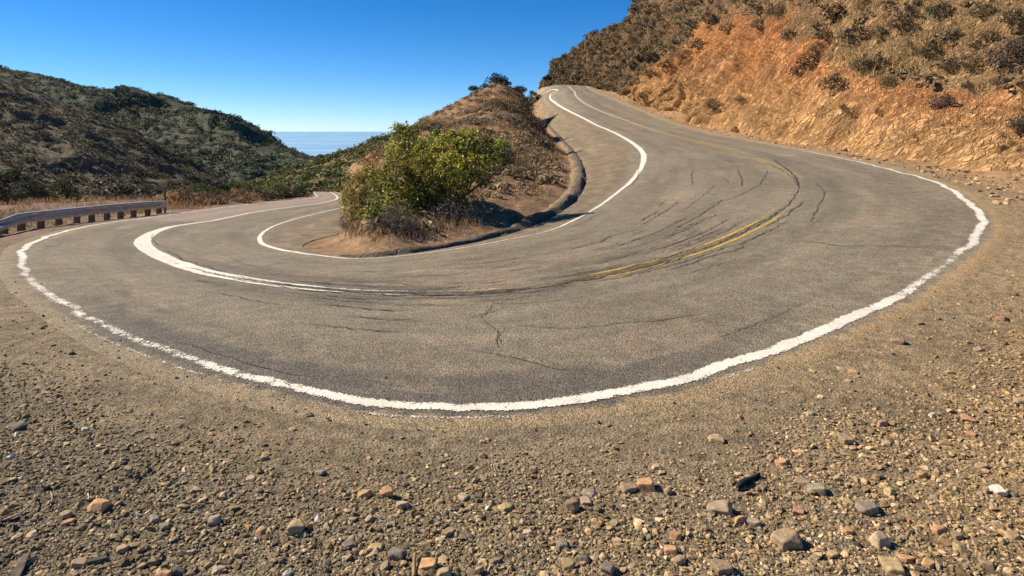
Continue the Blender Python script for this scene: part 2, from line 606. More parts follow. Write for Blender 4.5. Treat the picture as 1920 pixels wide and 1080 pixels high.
# second coat showing beside the first
sel = slice(int(12.5 * SUB), int(22 * SUB))
w2 = np.interp(f[sel], [12.5, 13, 14.5, 15.2, 16, 17, 18.6, 19, 20, 22], [.60, .52, .53, .62, .50, .52, .64, .52, .62, .54])
ribbon('edge_line', LO[sel], side * np.full(len(w2), .14), np.full(len(w2), .09), (.74, .68, .56), w2, .005, jag=.02, seed=2)
wear_i = np.interp(f, [0, 10, 12, 13.2, 14, 16, 18, 20, 22, 24, 25, 27, 31, 35], [.34, .30, .36, .44, .38, .40, .44, .40, .36, .36, .33, .28, .30, .4])
width_i = np.interp(f, [0, 6, 9, 12, 14, 18, 22, 24.5, 28, 35], [.10, .10, .13, .11, .06, .07, .13, .27, .20, .16])
tag(ribbon('edge_line', LI, 0, width_i, WHITE, wear_i, .005, jag=.012, seed=3), 'continuous white line along the inner edge of the bend')
YEL = np.array((.52, .33, .06))
WHC = np.array((.74, .68, .55))
k_y = sstep(15.2, 17.6, f)[:, None] * sstep(29, 26.5, f)[:, None]
ccol = WHC * (1 - k_y) + YEL * k_y
for sgn, sd in ((-1, 4), (1, 5)):
    wear_c = np.interp(f, [0, 5, 8, 11, 12.5, 14, 15, 15.6, 16.2, 17, 17.4, 18, 19, 20.5, 21.4, 22.5, 23.5, 25, 26, 27, 28, 30, 33],
                       [.36, .33, .26, .27, .33, .40, .47, .50, .58, .42 if sgn < 0 else .50, .60, .47, .41, .40, .44, .52, .53, .45, .40, .40, .40, .34, .36])
    wc = np.interp(f, [0, 6, 9, 13, 20, 26, 33], [.07, .08, .17, .14, .10, .08, .09])
    gap = wc / 2 + np.interp(f, [0, 9, 13, 16, 20, 26, 33], [.002, .002, .003, .03, .05, .035, .012])
    ribbon('centre_line', LC, sgn * gap, wc, ccol, wear_c, .005, jag=.012, seed=sd)


sl_ = slice(0, int(13.6 * SUB))
ribbon('centre_line', LC[sl_], 0, np.interp(f[sl_], [0, 6, 9, 13], [.06, .07, .13, .09]), np.asarray(WHC), np.interp(f[sl_], [0, 8, 11, 12.5, 13.6], [.36, .30, .34, .42, .50]), .0065, jag=.01, seed=9)


# ---- cracks and bitumen seams
def crack_strip(pts2, w, seed, col):
    pts2 = np.asarray(pts2, float)
    L = catmull(pts2, 8) if len(pts2) > 2 else pts2[0] + (pts2[1] - pts2[0]) * np.linspace(0, 1, 14)[:, None]
    rl = runlen(L)
    m = max(12, int(rl[-1] / .05))
    t = np.linspace(0, rl[-1], m)
    L = np.stack([np.interp(t, rl, L[:, i]) for i in (0, 1)], 1)
    N = normals2(L)
    j = fbm(np.stack([t * 4, np.full(m, seed * 1.7), 0 * t], 1), 5, 51, .7) * .07
    ww = w * (.55 + .9 * np.abs(fbm(np.stack([t * 6, np.full(m, seed * 2.3 + 9), 0 * t], 1), 3, 61))) * np.minimum(1, np.minimum(t, rl[-1] - t) / .25 + .15)
    ww = ww * (.8 if w > .015 else 1.5)
    V = np.stack([L + N * (j + ww)[:, None], L + N * j[:, None], L + N * (j - ww)[:, None]], 1).reshape(-1, 2)
    z = zroad(V[:, 0], V[:, 1]) + .009
    return np.column_stack([V, z]), grid_faces(m, 3), col


bag = Bag()
DK = (.06, .05, .04)
MD = (.10, .085, .066)
cr = [
    ([(1300, 320), (1360, 316), (1420, 310), (1445, 306)], .018), ([(1300, 318), (1296, 335), (1300, 350)], .02),
    ([(1383, 320), (1390, 335), (1390, 350)], .025), ([(1358, 335), (1366, 345)], .02),
    ([(1440, 320), (1425, 345), (1385, 367), (1330, 385)], .018), ([(1530, 345), (1545, 362), (1535, 385), (1520, 418)], .018),
    ([(1535, 374), (1600, 371), (1680, 364), (1755, 360)], .016), ([(1455, 452), (1520, 455), (1580, 462), (1660, 463), (1760, 466)], .012),
    ([(1400, 459), (1380, 470), (1350, 478), (1300, 494), (1250, 507)], .028),
    ([(1450, 300), (1480, 322), (1495, 340), (1496, 352)], .05), ([(1470, 390), (1440, 410), (1390, 436), (1330, 463), (1270, 487)], .022),
    ([(1270, 487), (1190, 507), (1100, 524), (1010, 540)], .030), ([(1180, 498), (1110, 512), (1040, 524)], .012),
    ([(1010, 540), (940, 546), (870, 552), (800, 555)], .035), ([(960, 525), (880, 535), (800, 546), (740, 551)], .018),
    ([(800, 555), (740, 556), (680, 557), (620, 552)], .018), ([(620, 552), (540, 541), (460, 528), (380, 512)], .012),
    ([(700, 530), (800, 537), (900, 527), (980, 517)], .008), ([(620, 527), (720, 533), (820, 528)], .007),
    ([(940, 650), (930, 620), (905, 600), (925, 570)], .007), ([(960, 612), (1060, 616), (1200, 606), (1330, 590)], .009),
    ([(930, 655), (940, 625), (945, 612)], .008), ([(860, 655), (960, 672), (1030, 690), (1100, 697)], .008),
    ([(60, 474), (160, 470), (270, 472)], .010), ([(150, 478), (230, 475), (285, 475)], .008),
    ([(1000, 480), (1080, 465), (1160, 440)], .008), ([(1040, 470), (1120, 452), (1220, 420)], .007), ([(980, 470), (1060, 455), (1130, 430)], .006),
    ([(1110, 500), (1180, 480), (1240, 465), (1290, 450)], .007), ([(1050, 500), (1130, 486), (1200, 470)], .007),
    ([(900, 562), (960, 571), (1080, 560), (1160, 545)], .008), ([(870, 600), (910, 590), (950, 575)], .010),
    ([(700, 600), (760, 605), (830, 602)], .006), ([(1235, 276), (1260, 280), (1290, 287)], .02), ([(400, 470), (470, 500), (560, 515)], .005),
    ([(1188, 345), (1196, 330), (1198, 305)], .018), ([(300, 462), (285, 450), (288, 440)], .02), ([(310, 470), (350, 490), (420, 510)], .014),
    ([(330, 640), (480, 690), (600, 712)], .007), ([(1560, 318), (1650, 330), (1700, 345)], .006), ([(1330, 640), (1420, 610), (1500, 570)], .006),
]
for i, (pp, w) in enumerate(cr):
    q = np.array([solve(*a) for a in pp])
    V, fc, c = crack_strip(q, w, i, DK if w > .013 else MD)
    bag.add(V, fc, None, c)
rc = np.random.default_rng(77)
for i in range(70):                       # long fine cracks running with the traffic round the bend
    a0 = rc.uniform(12.5, 21.5)
    a1 = a0 + rc.uniform(.6, 2.2)
    o_ = float(np.clip(rc.normal() * .30 + .12, -.8, .9))
    ii = np.arange(int(a0 * SUB), int(a1 * SUB), 5)
    tgt = (LI if o_ > 0 else LO)[ii]
    q = LC[ii] * (1 - abs(o_)) + tgt * abs(o_)
    V, fc, c = crack_strip(q, rc.uniform(.006, .014), 60 + i, MD if rc.random() < .6 else DK)
    bag.add(V, fc, None, c)
for a0, a1, w, oo in ((14.2, 25.2, .022, 0), (14.0, 19.8, .034, .10), (13.4, 18.6, .020, -.12), (15.5, 20.5, .024, .22), (16.5, 19.4, .016, -.24), (12, 15, .014, 0), (25.4, 28, .012, 0)):
    V, fc, c = crack_strip((LC + normals2(LC) * oo)[int(a0 * SUB):int(a1 * SUB):4], w, int(a0 * 9), DK)
    bag.add(V, fc, None, c)
tm = bag.mesh('tar_seams')
for nm, vals in (('wear', np.full(bag.n, .385)), ('edge', np.tile([1, 0, 1], bag.n // 3))):
    at = tm.attributes.new(nm, 'FLOAT', 'POINT')
    at.data.foreach_set('value', vals.astype(np.float32))
tag(link('tar_seams', tm, m_paint('bitumen_seams', 1.6), road), 'dark cracks and bitumen seams in the asphalt')

# ---- asphalt kerb on the inside of the bend
i0, i1 = int(12.2 * SUB), int(27.6 * SUB)
L = LB[i0:i1]
N = normals2(L)
for _ in range(10):
    N[1:-1] = .25 * N[:-2] + .5 * N[1:-1] + .25 * N[2:]
toin = side * -1
fb = f[i0:i1]
rl = runlen(L)
hgt = (.78 + .5 * fbm(np.stack([rl * .9, 0 * rl, 0 * rl + 8], 1), 4, 79)) * np.interp(fb, [12.2, 13.5, 16, 19, 22, 25, 28, 31.6], [.02, .05, .10, .15, .14, .08, .012, .0])
wid = np.interp(fb, [12.2, 14, 17, 20, 23, 26, 31.6], [.08, .15, .26, .36, .40, .32, .22])
prof = [(-.10, -.05), (0, .0), (.10, .45), (.22, .80), (.38, 1.0), (.58, .97), (.80, .72), (1.0, .42), (1.25, .05)]
rl = runlen(L)
V = []
cc = []
for k_, (a, h) in enumerate(prof):
    pts = np.stack([rl * 3, np.full(len(rl), k_ * .35), 0 * rl], 1)
    jn = fbm(pts, 5, 77, .6) + .7 * fbm(np.stack([rl * 1.1, np.full(len(rl), k_ * .9), 0 * rl + 4], 1), 3, 78)
    q = L + N * (toin * (wid * a + jn * .11 * (.3 + wid)))[:, None]
    z = zroad(q[:, 0], q[:, 1]) + hgt * h * (1 + .75 * jn) + .004 * (k_ > 1)
    V.append(np.column_stack([q, z]))
    dirt = sstep(.45, .95, a + jn * .6)[:, None]
    cc.append(np.array((.12, .103, .082)) * (1 - dirt) + np.array((.27, .185, .105)) * dirt)
V = np.stack(V, 1).reshape(-1, 3)
berm = link('kerb_berm', make_mesh('kerb_berm', V, grid_faces(len(L), len(prof)), np.stack(cc, 1).reshape(-1, 3)), MBERM, road)
tag(berm, 'rough dark asphalt kerb rolled up along the foot of the mound')

# ------------------------------------------------------------------ ground: shoulder, mound, verges
POLY = np.concatenate([LX, LB[::-1]])


def inside(x, y):
    r = np.zeros(len(x), bool)
    n = len(POLY)
    Q = POLY[::2]
    n = len(Q)
    for i in range(n):
        (x0, y0), (x1, y1) = Q[i], Q[(i + 1) % n]
        c = ((y0 > y) != (y1 > y))
        if not c.any():
            continue
        xi = (x1 - x0) * (y - y0) / (y1 - y0 + 1e-12) + x0
        r ^= c & (x < xi)
    return r


def dist_to(x, y, Lp):
    d = np.full(len(x), 1e9)
    A = Lp[:-1]
    Bv = np.diff(Lp, axis=0)
    for a, b in zip(A[::1], Bv[::1]):
        t = np.clip(((x - a[0]) * b[0] + (y - a[1]) * b[1]) / (b @ b + 1e-12), 0, 1)
        d = np.minimum(d, (x - a[0] - t * b[0]) ** 2 + (y - a[1] - t * b[1]) ** 2)
    return np.sqrt(d)


ctrl = [  # things seen in the photo, photo pixel and distance
    (740, 274, 34), (700, 290, 30), (830, 231, 45), (890, 197, 52), (945, 156, 58), (1000, 169, 78), (960, 200, 42), (960, 260, 28), (900, 240, 33),
    (850, 330, 18.5), (950, 330, 18.5), (800, 385, 14.5), (700, 440, 11.2), (650, 400, 15.6), (690, 330, 22), (1040, 330, 18.3), (1020, 250, 31),
    (1000, 191, 58), (850, 420, 12.2), (960, 385, 13.4), (900, 290, 23),
    (1900, 400, 11.6), (1920, 345, 14.5), (1920, 450, 9.2), (1860, 335, 15.5),
    (50, 392, 28), (200, 390, 32), (350, 376, 38), (450, 373, 47), (540, 367, 54), (-200, 420, 26), (-100, 470, 14),
]
cp = [P(*c) for c in ctrl]
cp += [np.array(c, float) for c in [
    (-4, 2, 0), (0, 1, 0), (4, 2, .03), (-2, 3, 0.0), (2, 2.9, .02), (0, 2.6, .0), (5, 5, .06), (7, 6, .15), (9, 9, .5), (-7, 4, -.05), (-8, 7, -.2), (-11, 9, -.5), (-14, 12, -1.0),
    (12, 8, .8), (-9, -2, 0), (9, -2, .3), (0, -6, 0), (16, 2, .8), (-18, 4, -.8), (-14, 20, -1.6), (-13, 25, -1.9), (-14, 32, -2.5), (-16, 45, -3.6), (-20, 60, -5), (-30, 40, -3),
    (-24, 90, -9), (-40, 120, -14), (-45, 60, -8), (-10, 50, -1.2), (-7, 62, 1.2), (-5, 76, 3), (0, 84, 6.2), (-12, 90, 1), (-30, 140, -20), (0, 140, 4), (-14, 70, -3),
    (13, 22, .7), (13, 30, .9), (14, 45, 1.6), (13, 60, 3.4), (13, 75, 5.5), (14, 95, 7.4), (25, 100, 7), (25, 40, 1), (25, 20, .7), (30, 140, 8), (20, 12, .6), (0, 110, 3.5), (4, 114, 4), (-6, 106, 2), (8, 124, 5), (-1, 101, 5.5)]]
cp = np.array(cp)
rd = np.concatenate([LX[::9], LB[::9]])
rd = np.column_stack([rd, Zr(rd[:, 0], rd[:, 1])])
KP = np.concatenate([rd, cp])
# mound knots must stay off the pavement
keep = np.ones(len(KP), bool)
keep[len(rd):] = ~inside(cp[:, 0], cp[:, 1])
KP = KP[keep]


def lp(x, y):
    r = np.sqrt(x * x + y * y + .04)
    return np.stack([np.arctan2(x, y), np.log(r)], -1), r


q, r = lp(KP[:, 0], KP[:, 1])
val = (KP[:, 2] - Zr(KP[:, 0], KP[:, 1])) / r


def tps(d2):
    return np.where(d2 > 1e-12, .5 * d2 * np.log(d2 + 1e-12), 0)


d2 = ((q[:, None] - q[None]) ** 2).sum(2)
A = tps(d2) + np.eye(len(q)) * 2e-4
Pm = np.column_stack([np.ones(len(q)), q])
M = np.block([[A, Pm], [Pm.T, np.zeros((3, 3))]])
wts = np.linalg.solve(M, np.concatenate([val, np.zeros(3)]))


def terrain(x, y, detail=True, want=False):
    x, y = np.asarray(x, float), np.asarray(y, float)
    out = np.zeros(len(x))
    for s in range(0, len(x), 20000):
        qq, rr = lp(x[s:s + 20000], y[s:s + 20000])
        dd = ((qq[:, None] - q[None]) ** 2).sum(2)
        out[s:s + 20000] = (tps(dd) @ wts[:-3] + np.column_stack([np.ones(len(qq)), qq]) @ wts[-3:]) * rr
    th = np.abs(np.arctan2(x, y))
    out *= sstep(2.6, 1.7, th)
    ins = inside(x, y)
    dX, dB = dist_to(x, y, LX[::3]), dist_to(x, y, LB[::3])
    d = np.minimum(dX, dB)
    d_in = d.copy()
    d[ins] = 0
    r = np.hypot(x, y)
    out *= sstep(0, 2.2, d) * .999
    z = Zr(x, y) + out
    if detail:
        p = xyz(x, y)
        z = z + sstep(0.0, 1.2, d) * (fbm(p * .55, 4, 3) * (.04 + .10 * sstep(5, 25, r)) + fbm(p * 4.2, 4, 8) * (.012 + .05 * sstep(8, 25, r)))
        z = z + sstep(0.1, .5, d) * fbm(p * 28, 3, 21) * .007 * sstep(9, 5, r)
        # eroded little scarp round the foot of the mound
        z = z + sstep(.25, .8, dB) * (~ins) * (dB < dX) * .10 * (1 + .8 * fbm(p * 1.7, 3, 15))
    z[ins] = (Zr(x, y) - .004 - .06 * sstep(.03, .3, d_in))[ins]
    z = z - .004 * (~ins) * sstep(.12, 0, d)
    z = z - 22 * sstep(92, 130, r) * sstep(.2, 5, d)
    if want:
        return z, ins, dX, dB
    return z


# polar sheet: fine in front of the lens, coarse behind
th = np.concatenate([np.linspace(-math.pi, -.80, 60, endpoint=False), np.linspace(-.80, .82, 640), np.linspace(.82, math.pi, 61)[1:]])
rad = np.concatenate([[.02, .3, .8], np.geomspace(1.3, 145, 420)])
TH, RR = np.meshgrid(th, rad, indexing='ij')
gx, gy = (np.sin(TH) * RR).ravel(), (np.cos(TH) * RR).ravel()
gz, gin, gdX, gdB = terrain(gx, gy, True, True)
gp = xyz(gx, gy)
mound = (gdB < gdX) & ~gin
nz1 = fbm(gp * .7, 5, 41)
nz2 = fbm(gp * 3.1, 5, 42)
A1, A2, A3 = np.array((.195, .163, .110)), np.array((.345, .232, .115)), np.array((.42, .25, .125))
rt = sstep(-2.0, 5.5, gx + 2.2 * nz1)[:, None]
gc = A1 * (1 - rt) + A2 * rt
far_r = (sstep(7, 12, gx) * (gx > 0))[:, None]
gc = gc * (1 - far_r) + A3 * far_r
# dusty trodden band just outside the line
dust = (sstep(1.1, .25, gdX + .35 * nz1) * (~mound))[:, None] * .7
gc = gc * (1 - dust) + np.array((.295, .220, .128)) * dust
# left verge and beyond: pinkish dry earth
lv = (sstep(-6.5, -9.5, gx) * (gy > 0))[:, None]
gc = gc * (1 - lv) + np.array((.24, .165, .115)) * lv
mo = mound[:, None] * 1.0
mc = np.array((.31, .19, .10)) * (1 - sstep(-.2, .35, nz2)[:, None]) + np.array((.22, .145, .08)) * sstep(-.2, .35, nz2)[:, None]
gc = gc * (1 - mo) + mc * mo
damp = (sstep(.05, .45, nz2) * (RR.ravel() < 8))[:, None] * .35
gc = gc * (1 - damp) + np.array((.135, .115, .08)) * damp
ground = tag(link('ground', make_mesh('ground', np.stack([gx, gy, gz], 1), grid_faces(len(th), len(rad)), gc), MG),
             'gravel shoulder, verges and dry earth mound round the hairpin', 'ground', kind='structure')


# ------------------------------------------------------------------ hill sheets
def sheet(rows, nu, nv, amp, freq, seed, octv=6, ridged=0.0):
    """rows: columns x rows of (px,py,D) -> smooth sheet of points with relief"""
    G = np.array([[P(*c) if len(c) == 3 else np.array(c[:3], float) for c in col] for col in rows])
    G = catmull(G, nu)
    G = catmull(G.transpose(1, 0, 2), nv).transpose(1, 0, 2)
    n0, n1 = G.shape[:2]
    du = np.gradient(G, axis=0)
    dv = np.gradient(G, axis=1)
    N = np.cross(du, dv)
    N /= np.linalg.norm(N, axis=2)[:, :, None] + 1e-9
    if N[..., 2].mean() < 0:
        N = -N
    p = G.reshape(-1, 3)
    h = fbm(p * freq, octv, seed, .52) * amp
    if ridged:
        h -= np.abs(fbm(p * freq * 1.9 + 5, octv, seed + 40, .55)) * ridged
    G = G + N * h.reshape(n0, n1)[:, :, None]
    return G, N


def interp_cols(base, top, nmid, bow=0.0):
    """mid rows between a base point and a skyline point"""
    out = []
    for b, t in zip(base, top):
        col = []
        for k_ in range(nmid + 2):
            s = k_ / (nmid + 1)
            d = 1 / ((1 - s) / b[2] + s / t[2]) * (1 - s * (1 - s) * bow)
            col.append((b[0] + (t[0] - b[0]) * s, b[1] + (t[1] - b[1]) * s, d))
        out.append(col)
    return out


def with_back(cols, drop, back):
    """continue each column over its skyline and down behind it, and under its base"""
    o = []
    for c in cols:
        t = P(*c[-1])
        b = P(*c[0])
        o.append([tuple(b + np.array([0, -2.0, -3.0])) + (0,)] + c + [tuple(t + np.array([0, back * .5, -drop * .25])) + (0,), tuple(t + np.array([0, back, -drop])) + (0,)])
    return o


def sheet_obj(name, G, col, mat, label):
    n0, n1 = G.shape[:2]
    return tag(link(name, make_mesh(name, G.reshape(-1, 3), grid_faces(n0, n1), col), mat), label, 'hill', kind='structure')


# right-hand mountain with the orange road cut
RC = [
    [(1020, 172, 112), (1024, 160, 112), (1030, 152, 114), (1038, 142, 116), (1037, 138, 122)],
    [(1060, 172, 100), (1052, 158, 101), (1056, 142, 103), (1052, 126, 106), (1051, 122, 112)],
    [(1100, 172, 88), (1085, 150, 90), (1084, 128, 94), (1074, 108, 100), (1072, 104, 106)],
    [(1130, 174, 78), (1118, 140, 81), (1122, 114, 86), (1112, 86, 93), (1110, 82, 100)],
    [(1172, 192, 65), (1165, 145, 69), (1168, 102, 76), (1158, 60, 86), (1156, 54, 94)],
    [(1230, 214, 55.5), (1230, 155, 59), (1234, 96, 66), (1226, 14, 80), (1224, 2, 90)],
    [(1300, 238, 45.5), (1306, 160, 49), (1312, 80, 54), (1330, -30, 66), (1340, -110, 85)],
    [(1430, 265, 32.5), (1440, 190, 35), (1450, 90, 39), (1465, -40, 46), (1480, -150, 62)],
    [(1560, 285, 24.5), (1570, 200, 26.5), (1580, 100, 30), (1595, -40, 36), (1610, -160, 48)],
    [(1720, 301, 20), (1732, 215, 21.8), (1745, 115, 24.8), (1765, -40, 30), (1780, -160, 40)],
    [(1920, 310, 17), (1930, 215, 18.8), (1945, 110, 21.6), (1975, -40, 26.5), (1990, -160, 35)],
    [(2250, 335, 14.5), (2265, 225, 16.2), (2290, 110, 18.8), (2320, -40, 23), (2340, -160, 30)],
    [(2800, 380, 11.5), (2830, 240, 13), (2870, 110, 15.5), (2900, -40, 19), (2940, -160, 25)],
]
rows = []
for i, c in enumerate(RC):
    b, t = P(*c[0]), P(*c[-1])
    dn = np.array([-.35, -.8, -.9])
    bk = np.array([2.0, 22, -4.0]) if i < 6 else np.array([8.0, 16, 6.0])
    rows.append([tuple(b + dn) + (0,)] + c + [tuple(t + bk) + (0,)])
G, Nn = sheet(rows, 72, 64, .0, .35, 3)
n0, n1 = G.shape[:2]
pp = G.reshape(-1, 3)
dep = pp[:, 1]
u = np.repeat(np.arange(n0) / 72, n1)
v = np.tile(np.arange(n1) / 64 - 1, n0)             # 0 at the road, 4 at the top row
# bare orange earth below a wandering line, scrub soil above it
vb = np.interp(u, [0, 3.6, 4.2, 5, 6, 7, 8, 9, 10, 12], [-.5, -.1, .8, 1.75, 2.3, 2.5, 1.95, 1.6, 1.45, 1.4])
bn = fbm(pp * .30, 5, 9) * .55 + fbm(pp * 1.1, 4, 12) * .22
bare = sstep(-.12, .16, vb - v + bn * np.where(u > 7, 1.0, .6))
# diagonal strata and rills of the cut
dipd = pp @ np.array([-.12, .64, .76])
al = pp @ np.array([.15, -.75, .65])
st = np.stack([al * .22, dipd * 1.45, pp[:, 0] * .5], 1)
h1 = fbm(st, 6, 23, .58)
h2 = -np.abs(fbm(st * np.array([2.2, 1.6, 1]) + 3, 5, 29, .6))
h6 = fbm(st * np.array([1.0, 1.3, 1.0]) + 7, 5, 53, .5)
h3 = fbm(pp * .33, 3, 35)
h4 = fbm(pp * 3.3, 5, 37, .62)
h5 = -sstep(.10, .0, np.abs(fbm(st * np.array([.9, 1.1, .6]) + 21, 4, 30, .55)))
base_fade = sstep(-.2, .35, v)
disp = (bare * (h1 * .40 + h2 * .35 + h4 * .14 - .34 * (1 - np.clip(np.abs(h6) * 1.6, 0, 1)) ** 5) + (1 - bare) * (h4 * .22 + fbm(pp * .9, 4, 38) * .5)) * base_fade + h3 * .55 * base_fade
disp *= np.clip(dep / 30, .75, 2.2)
G = G + Nn * disp.reshape(n0, n1)[:, :, None]
pp = G.reshape(-1, 3)
cn = fbm(pp * .5, 4, 45)[:, None]
red = sstep(.2, 2.2, v + .6 * fbm(pp * .35, 3, 46))[:, None]
oc = (np.array((.49, .285, .125)) * (1 - red) + np.array((.46, .205, .08)) * red) * 1.2 * (1 + .35 * cn)
cl = sstep(.18, .5, fbm(st * .8 + 9, 4, 48))[:, None] * .45
oc = oc * (1 - cl) + np.array((.33, .19, .10)) * cl
sc_ = np.array((.27, .165, .085)) * (1 + .35 * cn)
gs = sstep(0, .3, fbm(pp * .8, 4, 49))[:, None]
sc_ = sc_ * (1 - gs) + np.array((.20, .145, .075)) * gs
rs = sstep(7, 8, u)[:, None]
sc_ = sc_ * (1 - rs * .75) + np.array((.42, .26, .12)) * rs * .75
bl = bare[:, None]
mcol = oc * bl + sc_ * (1 - bl)
def m_cut():
    k = NT('eroded_cut_earth')
    p = k.pos()
    col = k.attr('Col')
    # axes lying along and across the gullies of the bank
    e = k.n('VectorMath', {0: p, 1: (.15, -.75, .65)}, operation='DOT_PRODUCT').outputs['Value']
    a = k.n('VectorMath', {0: p, 1: (-.12, .64, .76)}, operation='DOT_PRODUCT').outputs['Value']
    o = k.n('VectorMath', {0: p, 1: (.98, .16, -.02)}, operation='DOT_PRODUCT').outputs['Value']
    q_ = k.n('CombineXYZ', {'X': k.math('MULTIPLY', e, .24), 'Y': a, 'Z': o}).outputs[0]
    big = k.noise(q_, 1.1, 6, .62, .5)
    n1 = k.noise(q_, 3.4, 6, .65, .35)
    groove = k.math('POWER', k.math('SUBTRACT', 1.0, k.math('MULTIPLY', k.math('ABSOLUTE', k.math('SUBTRACT', n1, .5)), 2.0)), 9.0)
    blk = k.n('TexVoronoi', {'Vector': q_, 'Scale': 4.5, 'Randomness': 1.0}, feature='DISTANCE_TO_EDGE').outputs['Distance']
    blk2 = k.voro(q_, 11.0)
    grit = k.noise(p, 30, 4, .7)
    v = k.math('MULTIPLY', k.rng(big, .3, .7, .84, 1.14), k.rng(grit, .3, .7, .86, 1.14))
    c = k.mul(col, v)
    c = k.mix(k.rng(k.noise(q_, .8, 5, .6, .6), .52, .68, 0, .5), c, k.mul(col, .62))
    pale = k.rng(k.noise(q_, 5.0, 3, .5), .64, .72, 0, .4)
    c = k.mix(pale, c, (.50, .36, .22))
    h = k.math('ADD', k.math('MULTIPLY', k.math('MINIMUM', blk, .10), 2.6), k.math('ADD', k.math('MULTIPLY', groove, -.55), k.math('ADD', k.math('MULTIPLY', blk2, -.30), k.math('ADD', k.math('MULTIPLY', n1, .8), k.math('MULTIPLY', grit, .12)))))
    return k.done(k.bsdf(c, .97, k.bump(h, 1.0, .22), .1))


MCUT = m_cut()
MHILL = m_slope('scrubby_hill_earth', 2, .8, .6)
sheet_obj('hillside', G, mcol, MCUT, 'steep brown hillside with a bare orange road cut right of the road')
RG, RN, RBARE, RV, RU = G, Nn, bare.reshape(n0, n1), v.reshape(n0, n1), u.reshape(n0, n1)

# near hill, left
nb = [(-420, 420, 26), (-150, 405, 29), (0, 396, 32), (70, 392, 34), (150, 390, 36), (210, 387, 38), (265, 382, 40), (310, 378, 43), (350, 374, 46), (400, 370, 50)]
nt = [(-420, 30, 60), (-150, 105, 60), (0, 180, 58), (62, 200, 57), (150, 237, 56), (203, 266, 56), (262, 303, 55), (312, 330, 55), (350, 348, 55), (400, 364, 56)]
G, Nn = sheet(with_back(interp_cols(nb, nt, 2, .10), 16, 40), 36, 34, .9, .10, 61, 6, 1.1)
p_ = G.reshape(-1, 3)
g1 = fbm(p_ * .16, 5, 63)[:, None]
g2 = fbm(p_ * .9, 4, 64)[:, None]
vv = np.tile(np.arange(G.shape[1]) / 34, G.shape[0])[:, None]
pk = sstep(2.5, 1.5, vv + .6 * g1)
cN = np.array((.175, .150, .100)) * (1 - pk) + np.array((.35, .245, .175)) * pk
cN = cN * (1 + .3 * g2)
sheet_obj('hill', G, cN, MHILL, 'low pinkish brown scrub hill close behind the guardrail')
NG, NN = G, Nn

# far hill, left
fb_ = [(-420, 360, 125), (-150, 350, 125), (0, 348, 125), (110, 348, 124), (205, 348, 122), (240, 348, 120), (290, 348, 119), (340, 348, 118), (400, 348, 116), (445, 348, 114), (490, 348, 112), (535, 350, 110), (570, 352, 108), (620, 356, 106)]
ft = [(-420, 40, 215), (-150, 90, 212), (0, 120, 208), (110, 150, 202), (206, 170, 198), (226, 163, 204), (272, 171, 200), (334, 190, 194), (400, 203, 186), (445, 218, 178), (492, 248, 170), (540, 274, 160), (592, 298, 150), (640, 326, 146)]
G, Nn = sheet(with_back(interp_cols(fb_, ft, 3, .06), 30, 90), 30, 30, 3.0, .022, 71, 6, 7.5)
p_ = G.reshape(-1, 3)
g1 = fbm(p_ * .05, 5, 73)[:, None]
g2 = fbm(p_ * .4, 4, 74)[:, None]
cF = (np.array((.10, .108, .072)) * (1 - sstep(-.2, .3, g1)) + np.array((.135, .13, .088)) * sstep(-.2, .3, g1)) * (1 + .3 * g2)
sheet_obj('hill', G, cF, MHILL, 'large dark green scrub hill on the far side of the valley')
FG, FN = G, Nn

# green spur between the valley and the mound
sb = [(455, 368, 64), (500, 364, 66), (545, 359, 68), (600, 355, 71), (650, 356, 68), (720, 352, 66), (800, 340, 68), (880, 320, 72), (960, 300, 76)]
stp = [(440, 352, 96), (490, 340, 98), (535, 322, 100), (600, 297, 102), (660, 278, 100), (722, 256, 97), (795, 232, 94), (862, 206, 92), (960, 176, 92)]
G, Nn = sheet(with_back(interp_cols(sb, stp, 2, .05), 14, 60), 30, 26, .8, .12, 81, 5, 1.0)
p_ = G.reshape(-1, 3)
g1 = fbm(p_ * .2, 4, 83)[:, None]
cS = np.array((.24, .19, .10)) * (1 + .4 * g1)
sheet_obj('hill', G, cS, MHILL, 'green scrub spur dipping to the sea beyond the road bend')
SG, SN = G, Nn

# sea
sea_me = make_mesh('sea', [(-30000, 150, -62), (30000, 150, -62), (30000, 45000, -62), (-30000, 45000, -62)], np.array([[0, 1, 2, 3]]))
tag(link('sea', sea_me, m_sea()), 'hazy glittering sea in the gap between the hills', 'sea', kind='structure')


# ------------------------------------------------------------------ vegetation builders
def unit(n, r=rng):
    v = r.normal(size=(n, 3))
    return v / np.linalg.norm(v, axis=1)[:, None]


def leaves(C, size, nrm, col, r=rng, aspect=.5, droop=.15):
    """pointed four-corner leaves at C facing nrm"""
    n = len(C)
    a = np.cross(nrm, unit(n, r))
    a /= np.linalg.norm(a, axis=1)[:, None] + 1e-9
    b = np.cross(nrm, a)
    s = np.broadcast_to(size, (n,))[:, None]
    V = np.stack([C - a * s * .5, C + b * s * aspect * .5 + nrm * s * .08, C + a * s * .5 - nrm * s * droop, C - b * s * aspect * .5 + nrm * s * .08], 1)
    return V.reshape(-1, 3), np.arange(4 * n).reshape(n, 4), np.repeat(col, 4, 0)


